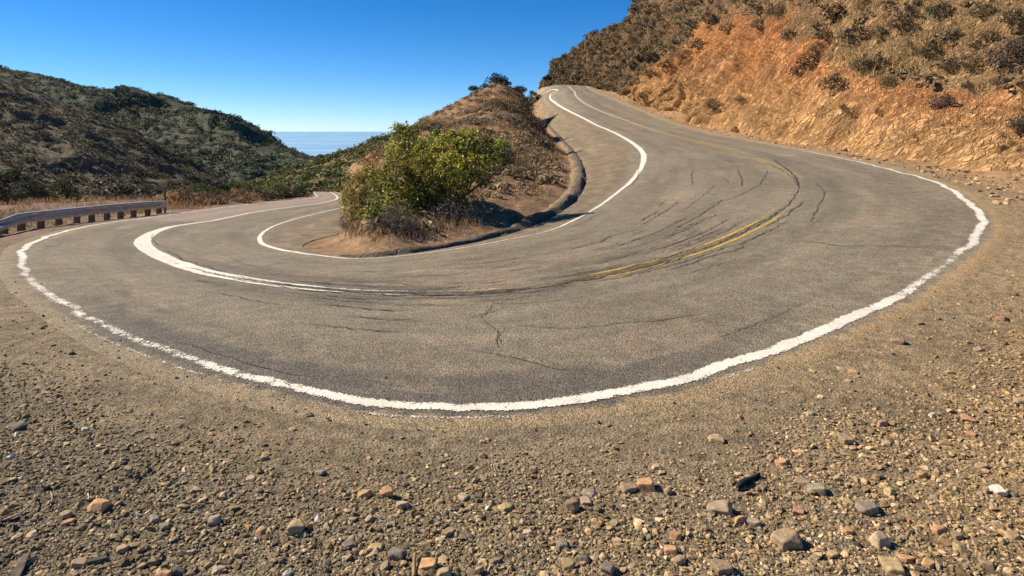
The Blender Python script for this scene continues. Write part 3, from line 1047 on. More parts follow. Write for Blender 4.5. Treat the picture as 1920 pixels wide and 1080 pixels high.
def crown_points(lobes, n, r=rng, shell=.55, flat=1.0):
    """lobes: (x,y,z,rad) -> points and outward normals in the union of uneven balls"""
    lobes = np.asarray(lobes, float)
    pr = lobes[:, 3] ** 2.2
    k_ = r.choice(len(lobes), n, p=pr / pr.sum())
    d = unit(n, r)
    rr = (shell + (1 - shell) * r.random(n) ** .6)
    bump = 1 + .35 * vnoise(d * 2.2 + k_[:, None] * 5.1, 91) + .2 * vnoise(d * 5 + k_[:, None] * 3.3, 92)
    C = lobes[k_, :3] + d * (lobes[k_, 3] * rr * bump)[:, None] * np.array([1, 1, flat])
    nrm = d * .6 + unit(n, r) * .7 + np.array([0, 0, .45])
    nrm /= np.linalg.norm(nrm, axis=1)[:, None]
    return C, nrm, k_


def palette(cols, n, r=rng, var=.22):
    cols = np.asarray(cols, float)
    k_ = r.integers(0, len(cols), n)
    t = r.random((n, 1))
    c = cols[k_] * t + cols[r.integers(0, len(cols), n)] * (1 - t)
    return c * (1 + var * r.normal(size=(n, 1))).clip(.4, 1.8)


def shrub(name, loc, lobes, nleaf, lsize, cols, label, group=None, cat='bush', stems=6, twigs=0, mat=None, aspect=.5, flat=1.0, seed=0, stemcol=(.13, .095, .065), part='crown', twigcol=(.2, .16, .13)):
    r = np.random.default_rng(1000 + seed)
    o = empty(name, loc, label, cat, group)
    lobes = np.asarray(lobes, float)
    if nleaf:
        C, nrm, kk = crown_points(lobes, nleaf, r, flat=flat)
        sz = lsize * (.6 + .8 * r.random(nleaf))
        lt = (.62 + .85 * r.random(len(lobes)))[kk][:, None] * np.column_stack([1 + .11 * r.normal(size=len(lobes)), np.ones(len(lobes)), np.ones(len(lobes))])[kk].clip(.6, 1.6)
        V, q_, c = leaves(C, sz, nrm, palette(cols, nleaf, r) * lt, r, aspect)
        b = Bag().add(V, q_, None, c)
        link(part, b.mesh(part, False), mat or MLEAF, o)
    b = Bag()
    H = lobes[:, 2].max()
    for k_ in range(stems):
        l = lobes[r.integers(len(lobes))]
        end = l[:3] + r.normal(size=3) * l[3] * .3
        st_ = np.array([r.normal() * .06 * H, r.normal() * .06 * H, -.06])
        m = (st_ + end) / 2 + r.normal(size=3) * .12 * H
        t = np.linspace(0, 1, 7)[:, None]
        path = (1 - t) ** 2 * st_ + 2 * t * (1 - t) * m + t * t * end
        V, q_, tr = tube(path, np.linspace(.022, .006, 7) * max(.4, H), 6)
        b.add(V, q_, tr, stemcol)
    for k_ in range(twigs):
        l = lobes[r.integers(len(lobes))]
        d = unit(1, r)[0]
        d[2] = abs(d[2]) * .9 + .1
        st_ = np.array([l[0], l[1], max(0.0, l[2] - l[3])]) + r.normal(size=3) * l[3] * .25
        end = st_ + d * l[3] * (1.0 + .8 * r.random())
        m = (st_ + end) / 2 + r.normal(size=3) * l[3] * .2
        t = np.linspace(0, 1, 5)[:, None]
        path = (1 - t) ** 2 * st_ + 2 * t * (1 - t) * m + t * t * end
        V, q_, tr = tube(path, np.linspace(.008, .003, 5) * max(.5, H), 3)
        b.add(V, q_, tr, np.array(twigcol) * (.7 + .6 * r.random()))
    link('stems', b.mesh('stems'), MTWIG, o)
    return o


def on_ground(px, py, D=None):
    if D is None:
        Ds = np.geomspace(1.5, 90, 900)
        x = (px - 960) / F * Ds
        z = terrain(x, Ds, False)
        g = CZ - Ds * (py - HZ) / F - z
        i = np.where((g[:-1] > 0) & (g[1:] <= 0))[0]
        D = Ds[i[0]] if len(i) else 30.0
    x = (px - 960) / F * D
    return np.array([x, D, terrain(np.array([x]), np.array([D]))[0]])


def img_lobes(base, lst):
    """lobes given as photo pixel, metres nearer/farther than the base, radius in photo pixels"""
    o = []
    for px, py, dd, rp in lst:
        D = base[1] + dd
        c = P(px, py, D) - base
        o.append((*c, rp * D / F * .82))
    return o


# the big green bush on the mound
B0 = on_ground(790, 418)
GRN = [(.19, .205, .026), (.29, .28, .034), (.085, .11, .02), (.36, .33, .042), (.13, .145, .026)]
shrub('green_bush', tuple(B0), img_lobes(B0, [
    (752, 252, 1.2, 26), (740, 285, .9, 24), (770, 280, .8, 34), (800, 285, .7, 38), (835, 280, .5, 38), (870, 275, .5, 34), (905, 280, .6, 30), (925, 292, .8, 24), (790, 320, .2, 48),
    (845, 318, 0, 46), (890, 310, .3, 36), (740, 330, 0, 44), (755, 380, -.2, 48), (800, 365, 0, 48), (850, 355, .3, 42), (720, 380, 0, 36), (760, 245, 1.3, 16), (820, 262, .8, 22), (862, 258, .6, 20),
    (730, 410, -.2, 24), (748, 238, 1.3, 11), (768, 250, 1.0, 14), (782, 244, 1.0, 9), (940, 270, .8, 16), (948, 300, .7, 15), (915, 262, .7, 13), (845, 250, .6, 12), (885, 252, .6, 13), (815, 250, .8, 11), (700, 330, .1, 18), (690, 400, 0, 20), (905, 335, .5, 18), (865, 385, .2, 18)]),
    14500, .064, GRN, 'big bright green leafy bush on the front of the mound', 'bushes on the mound', stems=22, twigs=120, seed=1, aspect=.52)
B1 = on_ground(690, 432)
shrub('yellow_bush', tuple(B1), img_lobes(B1, [(672, 350, .6, 34), (690, 375, .3, 36), (668, 395, .2, 30), (700, 410, 0, 30), (712, 345, .4, 28), (655, 372, .5, 24), (690, 325, .7, 24)]),
      6000, .058, [(.27, .20, .04), (.22, .19, .04), (.14, .15, .035), (.30, .21, .06), (.17, .135, .045)], 'yellowing bush on the left flank of the big green bush', 'bushes on the mound', stems=8, twigs=40, seed=2)
B2 = on_ground(740, 452)
shrub('dry_brush', tuple(B2), img_lobes(B2, [(740, 415, 0, 34), (715, 425, .1, 28), (770, 430, 0, 24), (745, 395, .2, 30)]),
      1500, .03, [(.12, .095, .065), (.09, .075, .05), (.16, .12, .08)], 'dark leafless brush at the foot of the green bush', 'bushes on the mound', stems=8, twigs=230, seed=3, mat=MSCRUB, part='leaves')
B3 = on_ground(845, 432)
shrub('dry_brush', tuple(B3), img_lobes(B3, [(845, 400, 0, 34), (815, 410, 0, 26), (875, 408, .1, 26), (850, 378, .3, 22)]),
      1100, .028, [(.20, .155, .115), (.26, .20, .14), (.15, .12, .09)], 'pale grey twiggy brush right of the green bush base', 'bushes on the mound', stems=6, twigs=260, seed=4, mat=MSCRUB, part='leaves')
B4 = on_ground(655, 428)
shrub('dry_brush', tuple(B4), img_lobes(B4, [(655, 405, 0, 22), (668, 412, 0, 20), (645, 415, .1, 14)]),
      900, .03, [(.12, .09, .07), (.17, .12, .09)], 'small purplish dry brush at the left tip of the mound', 'bushes on the mound', stems=4, twigs=120, seed=5, mat=MSCRUB, part='leaves')
B5 = on_ground(925, 318)
shrub('scrub_bush', tuple(B5), img_lobes(B5, [(915, 285, 0, 24), (945, 282, .4, 24), (930, 300, 0, 26), (890, 300, -.4, 22), (958, 296, .6, 18)]),
      2600, .05, [(.08, .065, .045), (.06, .055, .035), (.11, .085, .055)], 'dull brown bush beside the right end of the green bush', 'bushes on the mound', stems=8, twigs=60, seed=6, mat=MSCRUB)
for i, (px, py, w, lab, pal) in enumerate([
    (950, 236, 24, 'low grey green bush half way up the mound', [(.13, .125, .08), (.10, .10, .07), (.17, .14, .09)]),
    (985, 246, 30, 'dark brown brush by the dirt track on the mound', [(.12, .09, .06), (.15, .11, .075)]),
    (930, 205, 16, 'brown tuft of brush high on the mound', [(.18, .125, .07), (.13, .095, .055)]),
    (905, 262, 18, 'brown brush just above the green bush', [(.12, .085, .05), (.08, .06, .04)]),
    (965, 212, 22, 'olive brush near the top of the mound', [(.15, .12, .065), (.11, .095, .055)]),
    (700, 312, 26, 'rusty dry brush on the mound left of the green bush top', [(.30, .18, .08), (.22, .14, .07)]),
    (722, 292, 22, 'brown brush behind the top left of the green bush', [(.22, .15, .08), (.16, .12, .06)]),
    (692, 345, 26, 'tawny dry brush low on the left flank of the mound', [(.32, .20, .09), (.24, .16, .08)]),
    (760, 268, 20, 'grey brown brush on the left skyline of the mound', [(.15, .12, .07), (.11, .095, .055)]),
    (800, 248, 20, 'olive brown brush on the mound just above the tall green top', [(.15, .13, .06), (.12, .10, .05)]),
]):
    b0 = on_ground(px, py)
    s = w * b0[1] / F
    shrub('scrub_bush', tuple(b0), [(0, 0, s * .5, s * .7), (s * .9, .1, s * .4, s * .55), (-s * .8, .2, s * .35, s * .5)], 700, s * .16, pal, lab, 'bushes on the mound', stems=5, twigs=50, seed=10 + i, mat=MSCRUB, flat=.75)
# ridge shrubs against the sky
for i, (px, py, D, w, h, lab) in enumerate([
    (888, 196, 54, 11, 15, 'lone small umbrella shaped shrub on the skyline of the mound'),
    (932, 168, 56, 18, 20, 'dark leafy bush on the shoulder of the mound skyline'),
    (910, 186, 54, 9, 10, 'smallest bush low on the mound skyline'),
    (975, 158, 60, 12, 10, 'low flat bush on top of the mound'),
    (1002, 164, 66, 17, 24, 'dense dark bush on the skyline beside the road crest'),
    (1026, 150, 104, 9, 20, 'thin small tree on the skyline at the road crest'),
    (948, 158, 57, 10, 8, 'tiny bush between the skyline bushes on the mound top'),
]):
    Ds = np.linspace(32, 86, 220) if px < 1015 else np.array([104.0])
    tz = terrain((px - 960) / F * Ds, Ds)
    j = int(np.argmax((tz - CZ) / Ds)) if px < 1015 else 0
    D = Ds[j]
    b0 = np.array([(px - 960) / F * D, D, tz[j] - .05])
    if px > 1015:
        b0 = P(px, 160, 104)
    s = w * D / F
    hh = h * D / F
    shrub('skyline_bush', tuple(b0), ([(0, 0, hh * .75, s * .62), (s * .55, 0, hh * .66, s * .5), (-s * .5, .2, hh * .68, s * .5)] if i in (0, 5) else [(0, 0, hh * .5, s * .7), (s * .7, 0, hh * .35, s * .55), (-s * .7, .2, hh * .3, s * .55), (s * .2, .1, hh * .2, s * .7), (-s * .2, 0, hh * .8, s * .4)]), 800, s * .2,
          [(.045, .06, .025), (.06, .075, .03), (.035, .045, .025)], lab, 'bushes on the skyline', stems=5, seed=30 + i, mat=MSCRUB, flat=.7)


# left of the road: bushes by the guardrail and along the verge
def on_sheet(G, px, py):
    d = np.stack([G[:, :, 0] / G[:, :, 1] * F + 960 - px, HZ - (G[:, :, 2] - CZ) / G[:, :, 1] * F - py], 2)
    d2 = (d ** 2).sum(2) + (G[:, :, 1] < 1) * 1e9
    near = d2 < max(d2.min() * 4, 30)
    w = np.where(near, G[:, :, 1], 1e9)
    i = np.unravel_index(np.argmin(w), w.shape)
    return G[i].copy(), i


def hit(px, py):
    best = None
    Ds = np.geomspace(6, 130, 700)
    g = CZ - Ds * (py - HZ) / F - terrain((px - 960) / F * Ds, Ds, False)
    i = np.where((g[:-1] > 0) & (g[1:] <= 0))[0]
    if len(i):
        best = on_ground(px, py, Ds[i[0] + 1])
    for S_ in (NG, FG, SG):
        c, ij = on_sheet(S_, px, py)
        e = max(abs(c[0] / c[1] * F + 960 - px), abs(HZ - (c[2] - CZ) / c[1] * F - py))
        if e < 9 and (best is None or c[1] < best[1]):
            best = c
    return best


LEFT = [
    (18, 338, 28, [(.05, .07, .025), (.07, .09, .03)], 'dark green bush on the hill above the guardrail'),
    (108, 372, 34, [(.12, .12, .03), (.07, .08, .03), (.045, .055, .025)], 'rounded yellow green bush behind the middle of the guardrail'),
    (45, 368, 30, [(.07, .07, .05), (.09, .085, .06)], 'low grey bush behind the near end of the guardrail'),
    (-10, 378, 34, [(.07, .07, .045), (.05, .05, .035)], 'grey green bush cut off by the edge of the hill view'),
    (262, 328, 14, [(.05, .05, .035), (.07, .065, .04)], 'dark small bush on the lower hillside past the rail'),
]
for i, (px, py, w, pal, lab) in enumerate(LEFT):
    b0, _ = on_sheet(NG, px, py)
    s = w * b0[1] / F
    shrub('verge_bush', tuple(b0), [(0, 0, s * .45, s * .75), (s * .8, .2, s * .3, s * .6), (-s * .8, -.1, s * .35, s * .6), (.2 * s, .3, s * .8, s * .45)], 1500, s * .13, pal, lab, 'bushes behind the guardrail', stems=5, twigs=10, seed=50 + i, mat=MSCRUB, flat=.75)
VERGE = [
    (378, 352, 62, 20, [(.10, .12, .03), (.07, .09, .03)], 'bright green bush left of the valley bottom'),
    (432, 350, 62, 22, [(.11, .13, .035), (.075, .095, .03)], 'round light green bush in the valley bottom'),
    (468, 356, 60, 18, [(.08, .10, .03), (.06, .075, .03)], 'mid green bush next to the clump at the bend'),
    (405, 356, 58, 14, [(.17, .15, .05), (.12, .11, .04)], 'yellowish bush between two green valley bushes'),
    (525, 368, 53, 26, [(.075, .075, .035), (.055, .06, .03), (.09, .08, .045)], 'broad dark olive bush at the roadside before the far bend'),
    (562, 365, 55, 20, [(.055, .065, .03), (.04, .05, .025)], 'darkest green bush beside the white line at the far bend'),
    (500, 372, 50, 18, [(.12, .10, .06), (.09, .08, .05)], 'grey brown bush beside the broad olive bush'),
    (345, 376, 40, 30, [(.40, .26, .13), (.30, .20, .10)], 'straw coloured brush just past the guardrail end'),
    (395, 378, 42, 25, [(.20, .12, .08), (.15, .09, .06)], 'reddish dry brush along the verge'),
    (448, 375, 45, 28, [(.34, .22, .11), (.22, .14, .085)], 'dry russet brush nearer the far bend'),
    (372, 381, 39, 12, [(.12, .085, .065), (.17, .12, .085)], 'low dark dry brush on the verge edge'),
    (322, 378, 38, 26, [(.42, .27, .13), (.33, .22, .11)], 'pale orange grass bush at the marker post'),
    (612, 352, 74, 14, [(.14, .10, .06), (.10, .08, .045)], 'brown bush above the far road bend'),
    (640, 355, 64, 16, [(.22, .13, .05), (.15, .10, .05)], 'rusty bush on the bank at the far bend'),
]
for i, (px, py, D, w, pal, lab) in enumerate(VERGE):
    b0 = hit(px, py + 5)
    D = b0[1]
    s = w * D / F
    shrub('verge_bush', tuple(b0), [(0, 0, s * .4, s * .7), (s * .8, .2, s * .3, s * .55), (-s * .8, -.1, s * .3, s * .55), (-.2 * s, .3, s * .7, s * .4), (s * .3, 0, -.2 * s, s * .6)], 1100, s * .15, pal, lab, 'bushes along the left verge', stems=4, twigs=14, seed=70 + i, mat=MSCRUB, flat=.7)

# dark shrubs on the orange slope
SL = [(1520, 110, 26, 'd'), (1500, 128, 20, 'd'), (1478, 66, 18, 'd'), (1545, 70, 20, 'b'), (1600, 62, 30, 'd'), (1640, 62, 22, 'b'), (1685, 48, 22, 'd'), (1740, 92, 26, 'd'), (1640, 112, 22, 'g'), (1612, 120, 22, 'b'),
      (1560, 150, 26, 'd'), (1530, 92, 18, 'b'), (1765, 188, 26, 'p'), (1335, 190, 16, 'd'), (1385, 180, 10, 'b'), (1895, 28, 24, 'd'), (1885, 100, 40, 'p'), (1908, 78, 22, 'd'), (1820, 110, 24, 'b'), (1700, 20, 20, 'd'),
      (1790, 60, 18, 'g'), (1850, 62, 18, 'b'), (1830, 80, 16, 'd'), (1915, 225, 26, 'g'), (1870, 150, 18, 'b'), (1780, 120, 20, 'b'), (1660, 150, 16, 'b'), (1575, 200, 9, 'd'), (1640, 205, 8, 'b'), (1810, 155, 12, 'd'),
      (1305, 80, 18, 'd'), (1280, 100, 14, 'b'), (1325, 28, 18, 'd'), (1245, 118, 14, 'd'), (1360, 50, 16, 'b'), (1420, 48, 16, 'd'), (1455, 20, 20, 'b'), (1560, 20, 24, 'd'), (1620, 14, 22, 'b'), (1840, 22, 26, 'b'), (1760, 15, 26, 'g'),
      (1265, 210, 5, 'd'), (1375, 243, 10, 'g'), (1200, 178, 10, 'd'), (1190, 150, 12, 'b'), (1215, 135, 12, 'd')]
PALS = {'d': [(.045, .038, .028), (.065, .052, .035), (.085, .065, .04)], 'b': [(.13, .085, .045), (.17, .115, .06), (.09, .065, .04)],
        'g': [(.06, .065, .04), (.08, .08, .05), (.05, .055, .035)], 'p': [(.09, .06, .055), (.12, .085, .075), (.07, .05, .045)]}
NAMES = {'d': 'dark brown brush growing on the orange slope above the road', 'b': 'straw brown brush growing on the slope above the road cut',
         'g': 'grey green brush growing on the orange slope above the road', 'p': 'purplish twiggy brush growing on the orange slope'}
UNIQ = {(1765, 188): 'lone purplish brush low on the bare orange cut', (1335, 190): 'small dark brush low in the middle of the orange cut', (1885, 100): 'wide grey purple leafless brush high on the slope',
        (1560, 150): 'dark brush at the lower edge of the scrub on the cut', (1740, 92): 'round dark brush alone amid straw grass on the slope', (1915, 225): 'grey green brush at the foot of the orange cut',
        (1375, 243): 'low green weed at the roadside foot of the cut'}
for i, (px, py, w, t_) in enumerate(SL):
    b0, ij = on_sheet(RG, px, py + w * .4)
    s = w * b0[1] / F
    shrub('slope_bush', tuple(b0), [(0, 0, s * .45, s * .72), (s * .7, .1, s * .35, s * .55), (-s * .7, -.1, s * .3, s * .55), (0, -s * .3, s * .8, s * .4)], 620, s * .15, PALS[t_],
          UNIQ.get((px, py), NAMES[t_]), 'brush on the slope above the cut', stems=4, twigs=70 if t_ == 'p' else 26, seed=100 + i, mat=MSCRUB, flat=.8, part='leaves')


# ------------------------------------------------------------------ uncountable scrub and grass
def scatter_scrub(name, G, n, smin, smax, leafn, cols, label, mask=None, seed=0, flat=.7):
    r = np.random.default_rng(seed)
    n0, n1 = G.shape[:2]
    iu, iv = r.random(n * 4) * (n0 - 1.01), r.random(n * 4) * (n1 - 1.01)
    i, j = iu.astype(int), iv.astype(int)
    a, b = (iu - i)[:, None], (iv - j)[:, None]
    C = G[i, j] * (1 - a) * (1 - b) + G[i + 1, j] * a * (1 - b) + G[i, j + 1] * (1 - a) * b + G[i + 1, j + 1] * a * b
    area = np.linalg.norm(np.cross(G[i + 1, j] - G[i, j], G[i, j + 1] - G[i, j]), axis=1)
    w = area / np.quantile(area, .98)
    if mask is not None:
        w = w * mask(C, i, j)
    px, py = C[:, 0] / C[:, 1] * F + 960, HZ - (C[:, 2] - CZ) / C[:, 1] * F
    w = w * ((px > -250) & (px < 2200) & (py > -120))
    k_ = r.choice(len(C), min(n, int((w > 0).sum())), replace=False, p=w / w.sum())
    C = C[k_]
    n = len(C)
    s = smin + (smax - smin) * r.random(n) ** 2
    base = palette(cols, n, r, .18)
    L = np.repeat(np.arange(n), leafn)
    d = unit(len(L), r)
    d[:, 2] = np.abs(d[:, 2]) * .95 - .08
    rr = .5 + .55 * r.random(len(L))
    bump = 1 + .4 * vnoise(d * 2 + L[:, None] * 3.7, 7)
    Q = C[L] + d * (s[L] * rr * bump)[:, None] * np.array([1, 1, flat])
    nrm = d * .7 + unit(len(L), r) * .6 + np.array([0, 0, .3])
    nrm /= np.linalg.norm(nrm, axis=1)[:, None]
    col = base[L] * (1 + .25 * r.normal(size=(len(L), 1))).clip(.4, 1.7)
    V, q_, c = leaves(Q, s[L] * (.28 + .25 * r.random(len(L))), nrm, col, r, .7)
    me = Bag().add(V, q_, None, c).mesh(name, False)
    return tag(link(name, me, MSCRUB), label, 'scrub', kind='stuff')


OLV = [(.078, .095, .058), (.105, .12, .07), (.06, .075, .052), (.125, .13, .085), (.085, .105, .06)]
scatter_scrub('hill_scrub', NG, 3800, .15, .62, 34, [(.115, .115, .072), (.15, .14, .09), (.09, .09, .058), (.21, .165, .115), (.13, .12, .08)], 'low scrub covering the near left hill',
              lambda C, i, j: .25 + sstep(-.1, .3, fbm(C * .16, 4, 63)) + .5 * (j > 60), 201)
scatter_scrub('hill_scrub', FG, 9000, .5, 1.5, 24, OLV, 'dense chaparral covering the far left hill', lambda C, i, j: .4 + sstep(-.2, .2, fbm(C * .05, 4, 73)), 202)
scatter_scrub('hill_scrub', SG, 3000, .4, 1.2, 34, [(.11, .14, .045), (.085, .11, .04), (.15, .16, .06), (.15, .125, .07)], 'green scrub covering the spur above the sea', None, 203)
scatter_scrub('hill_scrub', RG, 7000, .16, .62, 32, [(.115, .088, .052), (.155, .11, .062), (.085, .068, .042), (.125, .105, .055), (.20, .135, .075)], 'brown scrub covering the hillside above the road cut',
              lambda C, i, j: (1 - RBARE[i, j]) ** 2 * (RV[i, j] > .1) * np.clip(C[:, 1] / 40, .5, 3) * np.where(RU[i, j] > 7.0, .42, 1.0), 204)


def grass(name, C, h, cols, per, label, seed, spread=.12, wid=.012):
    r = np.random.default_rng(seed)
    L = np.repeat(np.arange(len(C)), per)
    n = len(L)
    hh = np.broadcast_to(h, (len(C),))[L] * (.5 + .8 * r.random(n))
    b = C[L] + np.column_stack([r.normal(size=(n, 2)) * spread, np.full(n, -.02)])
    az = r.random(n) * 2 * math.pi
    lean = np.column_stack([np.cos(az), np.sin(az)]) * (hh * (.15 + .6 * r.random(n)))[:, None]
    tip = b + np.column_stack([lean, hh])
    mid = b + np.column_stack([lean * .35, hh * .6])
    a2 = r.random(n) * math.pi
    sd = np.column_stack([np.cos(a2), np.sin(a2), 0 * a2]) * (wid * (.6 + .8 * r.random(n)))[:, None]
    V = np.stack([b - sd, b + sd, mid + sd * .7, mid - sd * .7, tip], 1).reshape(-1, 3)
    o5 = np.arange(n)[:, None] * 5
    c = np.repeat(palette(cols, n, r, .2), 5, 0)
    me = make_mesh(name, V, [o5 + np.array([[0, 1, 2, 3]]), o5 + np.array([[3, 2, 4]])], c, False)
    return tag(link(name, me, MGRASS), label, 'grass', kind='stuff')


gi, gj = np.where((mound & (gy > 9) & (gy < 80) & (np.abs(gx) < 16)).reshape(len(th), len(rad)))
Gm = np.stack([gx, gy, gz], 1).reshape(len(th), len(rad), 3)
mk_ = (mound & (gdB > .9)).reshape(len(th), len(rad))
a0, a1, r0, r1 = gi.min(), gi.max(), gj.min(), gj.max()
scatter_scrub('mound_scrub', Gm[a0:a1, r0:r1], 4000, .05, .38, 40, [(.31, .21, .115), (.25, .175, .10), (.38, .255, .14), (.18, .135, .08), (.22, .185, .095)], 'low dry scrub tufts over the earth mound',
              lambda C, i, j: mk_[i + a0, j + r0] * (C[:, 1] > 10) * (C[:, 1] < 75) * (C[:, 0] > -13) * (.08 + sstep(-.1, .35, fbm(C * .6, 4, 144))), 205)
r = np.random.default_rng(31)
n = 17000
D = np.exp(r.uniform(math.log(9), math.log(66), n))
px = r.uniform(560, 1090, n)
x, y = (px - 960) / F * D, D
z, ins, dX, dB = terrain(x, y, True, True)
ok = (~ins) & (dB < dX) & (dB > .7) & (r.random(n) < sstep(-.35, .35, fbm(xyz(x, y) * .7, 4, 141)) * sstep(.5, 1.8, dB + .3))
Cg = np.stack([x, y, z], 1)[ok]
STRAW = [(.34, .23, .12), (.28, .18, .09), (.40, .28, .15), (.22, .15, .08)]
grass('dry_grass', Cg, .10 + .004 * Cg[:, 1], STRAW, 9, 'dry straw grass over the earth mound', 41, .10, .007)
n = 4200
D = np.exp(r.uniform(math.log(19), math.log(60), n))
px = r.uniform(-60, 600, n)
x, y = (px - 960) / F * D, D
z, ins, dX, dB = terrain(x, y, True, True)
ok = (~ins) & (dX < dB) & (dX > 1.4) & (r.random(n) < .15 + sstep(-.1, .3, fbm(xyz(x, y) * .3, 4, 143)))
Cg = np.stack([x, y, z], 1)[ok]
grass('dry_grass', Cg, .22 + .003 * Cg[:, 1], [(.36, .22, .11), (.28, .17, .09), (.40, .27, .15)], 10, 'dry orange grass along the left verge', 42, .22, .014)
iu = r.integers(0, RG.shape[0] - 1, 60000)
iv = r.integers(0, RG.shape[1] - 1, 60000)
ok = (RU[iu, iv] > 6.6) & (RV[iu, iv] > .35) & (r.random(60000) < (1 - RBARE[iu, iv]) * .9 * sstep(-.15, .3, fbm(RG[iu, iv] * .9, 3, 171)) + .01) & (RG[iu, iv][:, 0] / RG[iu, iv][:, 1] * F < 1100)
Cg = RG[iu, iv][ok][:2400]
grass('dry_grass', Cg + r.normal(size=Cg.shape) * .05, .20, [(.36, .235, .105), (.27, .18, .085), (.42, .28, .13), (.20, .14, .07)], 9, 'straw tussocks over the upper orange slope', 43, .16, .012)

# ------------------------------------------------------------------ gravel on the shoulder
ICO = np.array([[0, 0, 1]] + [[.894 * math.cos(a), .894 * math.sin(a), .447] for a in np.arange(5) * 1.2566] +
               [[.894 * math.cos(a), .894 * math.sin(a), -.447] for a in np.arange(5) * 1.2566 + .628] + [[0, 0, -1]])
ICF = np.array([[0, 1 + i, 1 + (i + 1) % 5] for i in range(5)] + [[1 + i, 6 + i, 1 + (i + 1) % 5] for i in range(5)] +
               [[1 + (i + 1) % 5, 6 + i, 6 + (i + 1) % 5] for i in range(5)] + [[11, 6 + (i + 1) % 5, 6 + i] for i in range(5)])


def gravel(name, n, rmin, rmax, smin, smax, label, seed, dmin=.15, road_ok=False, powr=3.0):
    r = np.random.default_rng(seed)
    th_ = r.uniform(-.95, .95, n * 2)
    D = np.exp(r.uniform(math.log(rmin), math.log(rmax), n * 2))
    x, y = np.sin(th_) * D, np.cos(th_) * D
    z, ins, dX, dB = terrain(x, y, True, True)
    pz = fbm(xyz(x, y) * 1.1, 3, 151)
    dens = sstep(dmin, dmin + .8, dX + .35 * pz) * .95 + .05
    if road_ok:
        ok = ins & (r.random(n * 2) < np.exp(-dX / .30)) & (dX < dB)
        z = np.where(ins, zroad(x, y), z)
    else:
        ok = (~ins) & (dX < dB) & (r.random(n * 2) < dens)
    x, y, z, D = x[ok][:n], y[ok][:n], z[ok][:n], D[ok][:n]
    m = len(x)
    s = (smin + (smax - smin) * r.random(m) ** powr) * (D / 3.2) ** .35
    sc3 = s[:, None] * np.column_stack([.7 + .6 * r.random(m), .7 + .6 * r.random(m), .4 + .4 * r.random(m)])
    V = ICO[None] * (1 + .28 * r.normal(size=(m, 12, 1))).clip(.5, 1.5) * sc3[:, None]
    a = r.random(m) * 6.283
    ca, sa = np.cos(a)[:, None], np.sin(a)[:, None]
    ti = r.normal(size=m)[:, None] * .4
    X, Y, Z = V[..., 0], V[..., 1], V[..., 2]
    X, Z = X * np.cos(ti) + Z * np.sin(ti), -X * np.sin(ti) + Z * np.cos(ti)
    V = np.stack([X * ca - Y * sa + x[:, None], X * sa + Y * ca + y[:, None], Z + (z + s * .18)[:, None]], 2)
    pal = np.array([(.25, .195, .125), (.20, .165, .115), (.30, .22, .135), (.35, .25, .15), (.145, .12, .09), (.265, .215, .125), (.42, .32, .21)])
    col = palette(pal, m, r, .30) * np.array((1.0, .98, .88))
    wr = sstep(-1.5, 5, x + r.normal(size=m))[:, None]
    col = col * (1 - wr * .75) + col * np.array((1.22, 1.0, .78)) * wr * .75
    col = col * (1 - .16 * sstep(1.5, -2.5, x))[:, None]
    if road_ok:
        col *= .55
    rare = r.random(m)
    col[rare > .992] = (.50, .44, .36)
    col[rare < .012] = (.40, .21, .09)
    me = make_mesh(name, V.reshape(-1, 3), (ICF[None] + (np.arange(m) * 12)[:, None, None]).reshape(-1, 3), np.repeat(col, 12, 0), False)
    return tag(link(name, me, MGRAVEL), label, 'gravel', kind='stuff')


gravel('gravel', 130000, 2.2, 9.5, .0026, .0105, 'fine loose gravel over the road shoulder', 301, .12, False, 2.5)
gravel('gravel', 19000, 2.2, 14, .0065, .021, 'coarse stones and chips over the road shoulder', 302, .4, False, 2.6)
gravel('gravel', 2600, 3.2, 11, .004, .011, 'dark loose chippings lying along the outer white line', 303, .0, True)

r = np.random.default_rng(333)
m = 2600
fi = r.integers(int(24.2 * SUB), int(31 * SUB), m)
of = .5 + np.abs(r.normal(size=m)) * 1.1
nO2 = normals2(LO)
qx = LO[fi] + nO2[fi] * (side * of)[:, None] + r.normal(size=(m, 2)) * .15
qz, ins_, dX_, dB_ = terrain(qx[:, 0], qx[:, 1], True, True)
okq = ~ins_
qx, qz = qx[okq], qz[okq]
m = len(qx)
sz_ = .008 + .065 * r.random(m) ** 5
V = ICO[None] * (1 + .28 * r.normal(size=(m, 12, 1))).clip(.5, 1.5) * (sz_[:, None] * np.column_stack([.7 + .6 * r.random(m), .7 + .6 * r.random(m), .5 + .4 * r.random(m)]))[:, None]
V = V + np.column_stack([qx, qz + sz_ * .2])[:, None]
colr = palette([(.36, .22, .11), (.29, .18, .09), (.23, .15, .085), (.42, .28, .15)], m, r, .25)
tag(link('rubble', make_mesh('rubble', V.reshape(-1, 3), (ICF[None] + (np.arange(m) * 12)[:, None, None]).reshape(-1, 3), np.repeat(colr, 12, 0), False), MGRAVEL), 'crumbled orange rubble along the foot of the road cut', 'rubble', kind='stuff')

# ------------------------------------------------------------------ single stones
def icosphere(sub):
    V = ICO / np.linalg.norm(ICO, axis=1)[:, None]
    Fc = ICF
    for _ in range(sub):
        vl = [tuple(v) for v in V]
        cache = {}
        nf = []

        def midp(a, b):
            k_ = (min(a, b), max(a, b))
            if k_ not in cache:
                m = (np.array(vl[a]) + np.array(vl[b])) / 2
                vl.append(tuple(m / np.linalg.norm(m)))
                cache[k_] = len(vl) - 1
            return cache[k_]
        for a, b, c in Fc:
            ab, bc, ca = midp(a, b), midp(b, c), midp(c, a)
            nf += [[a, ab, ca], [b, bc, ab], [c, ca, bc], [ab, bc, ca]]
        V, Fc = np.array(vl), np.array(nf)
    return V, Fc


IS_V, IS_F = icosphere(3)


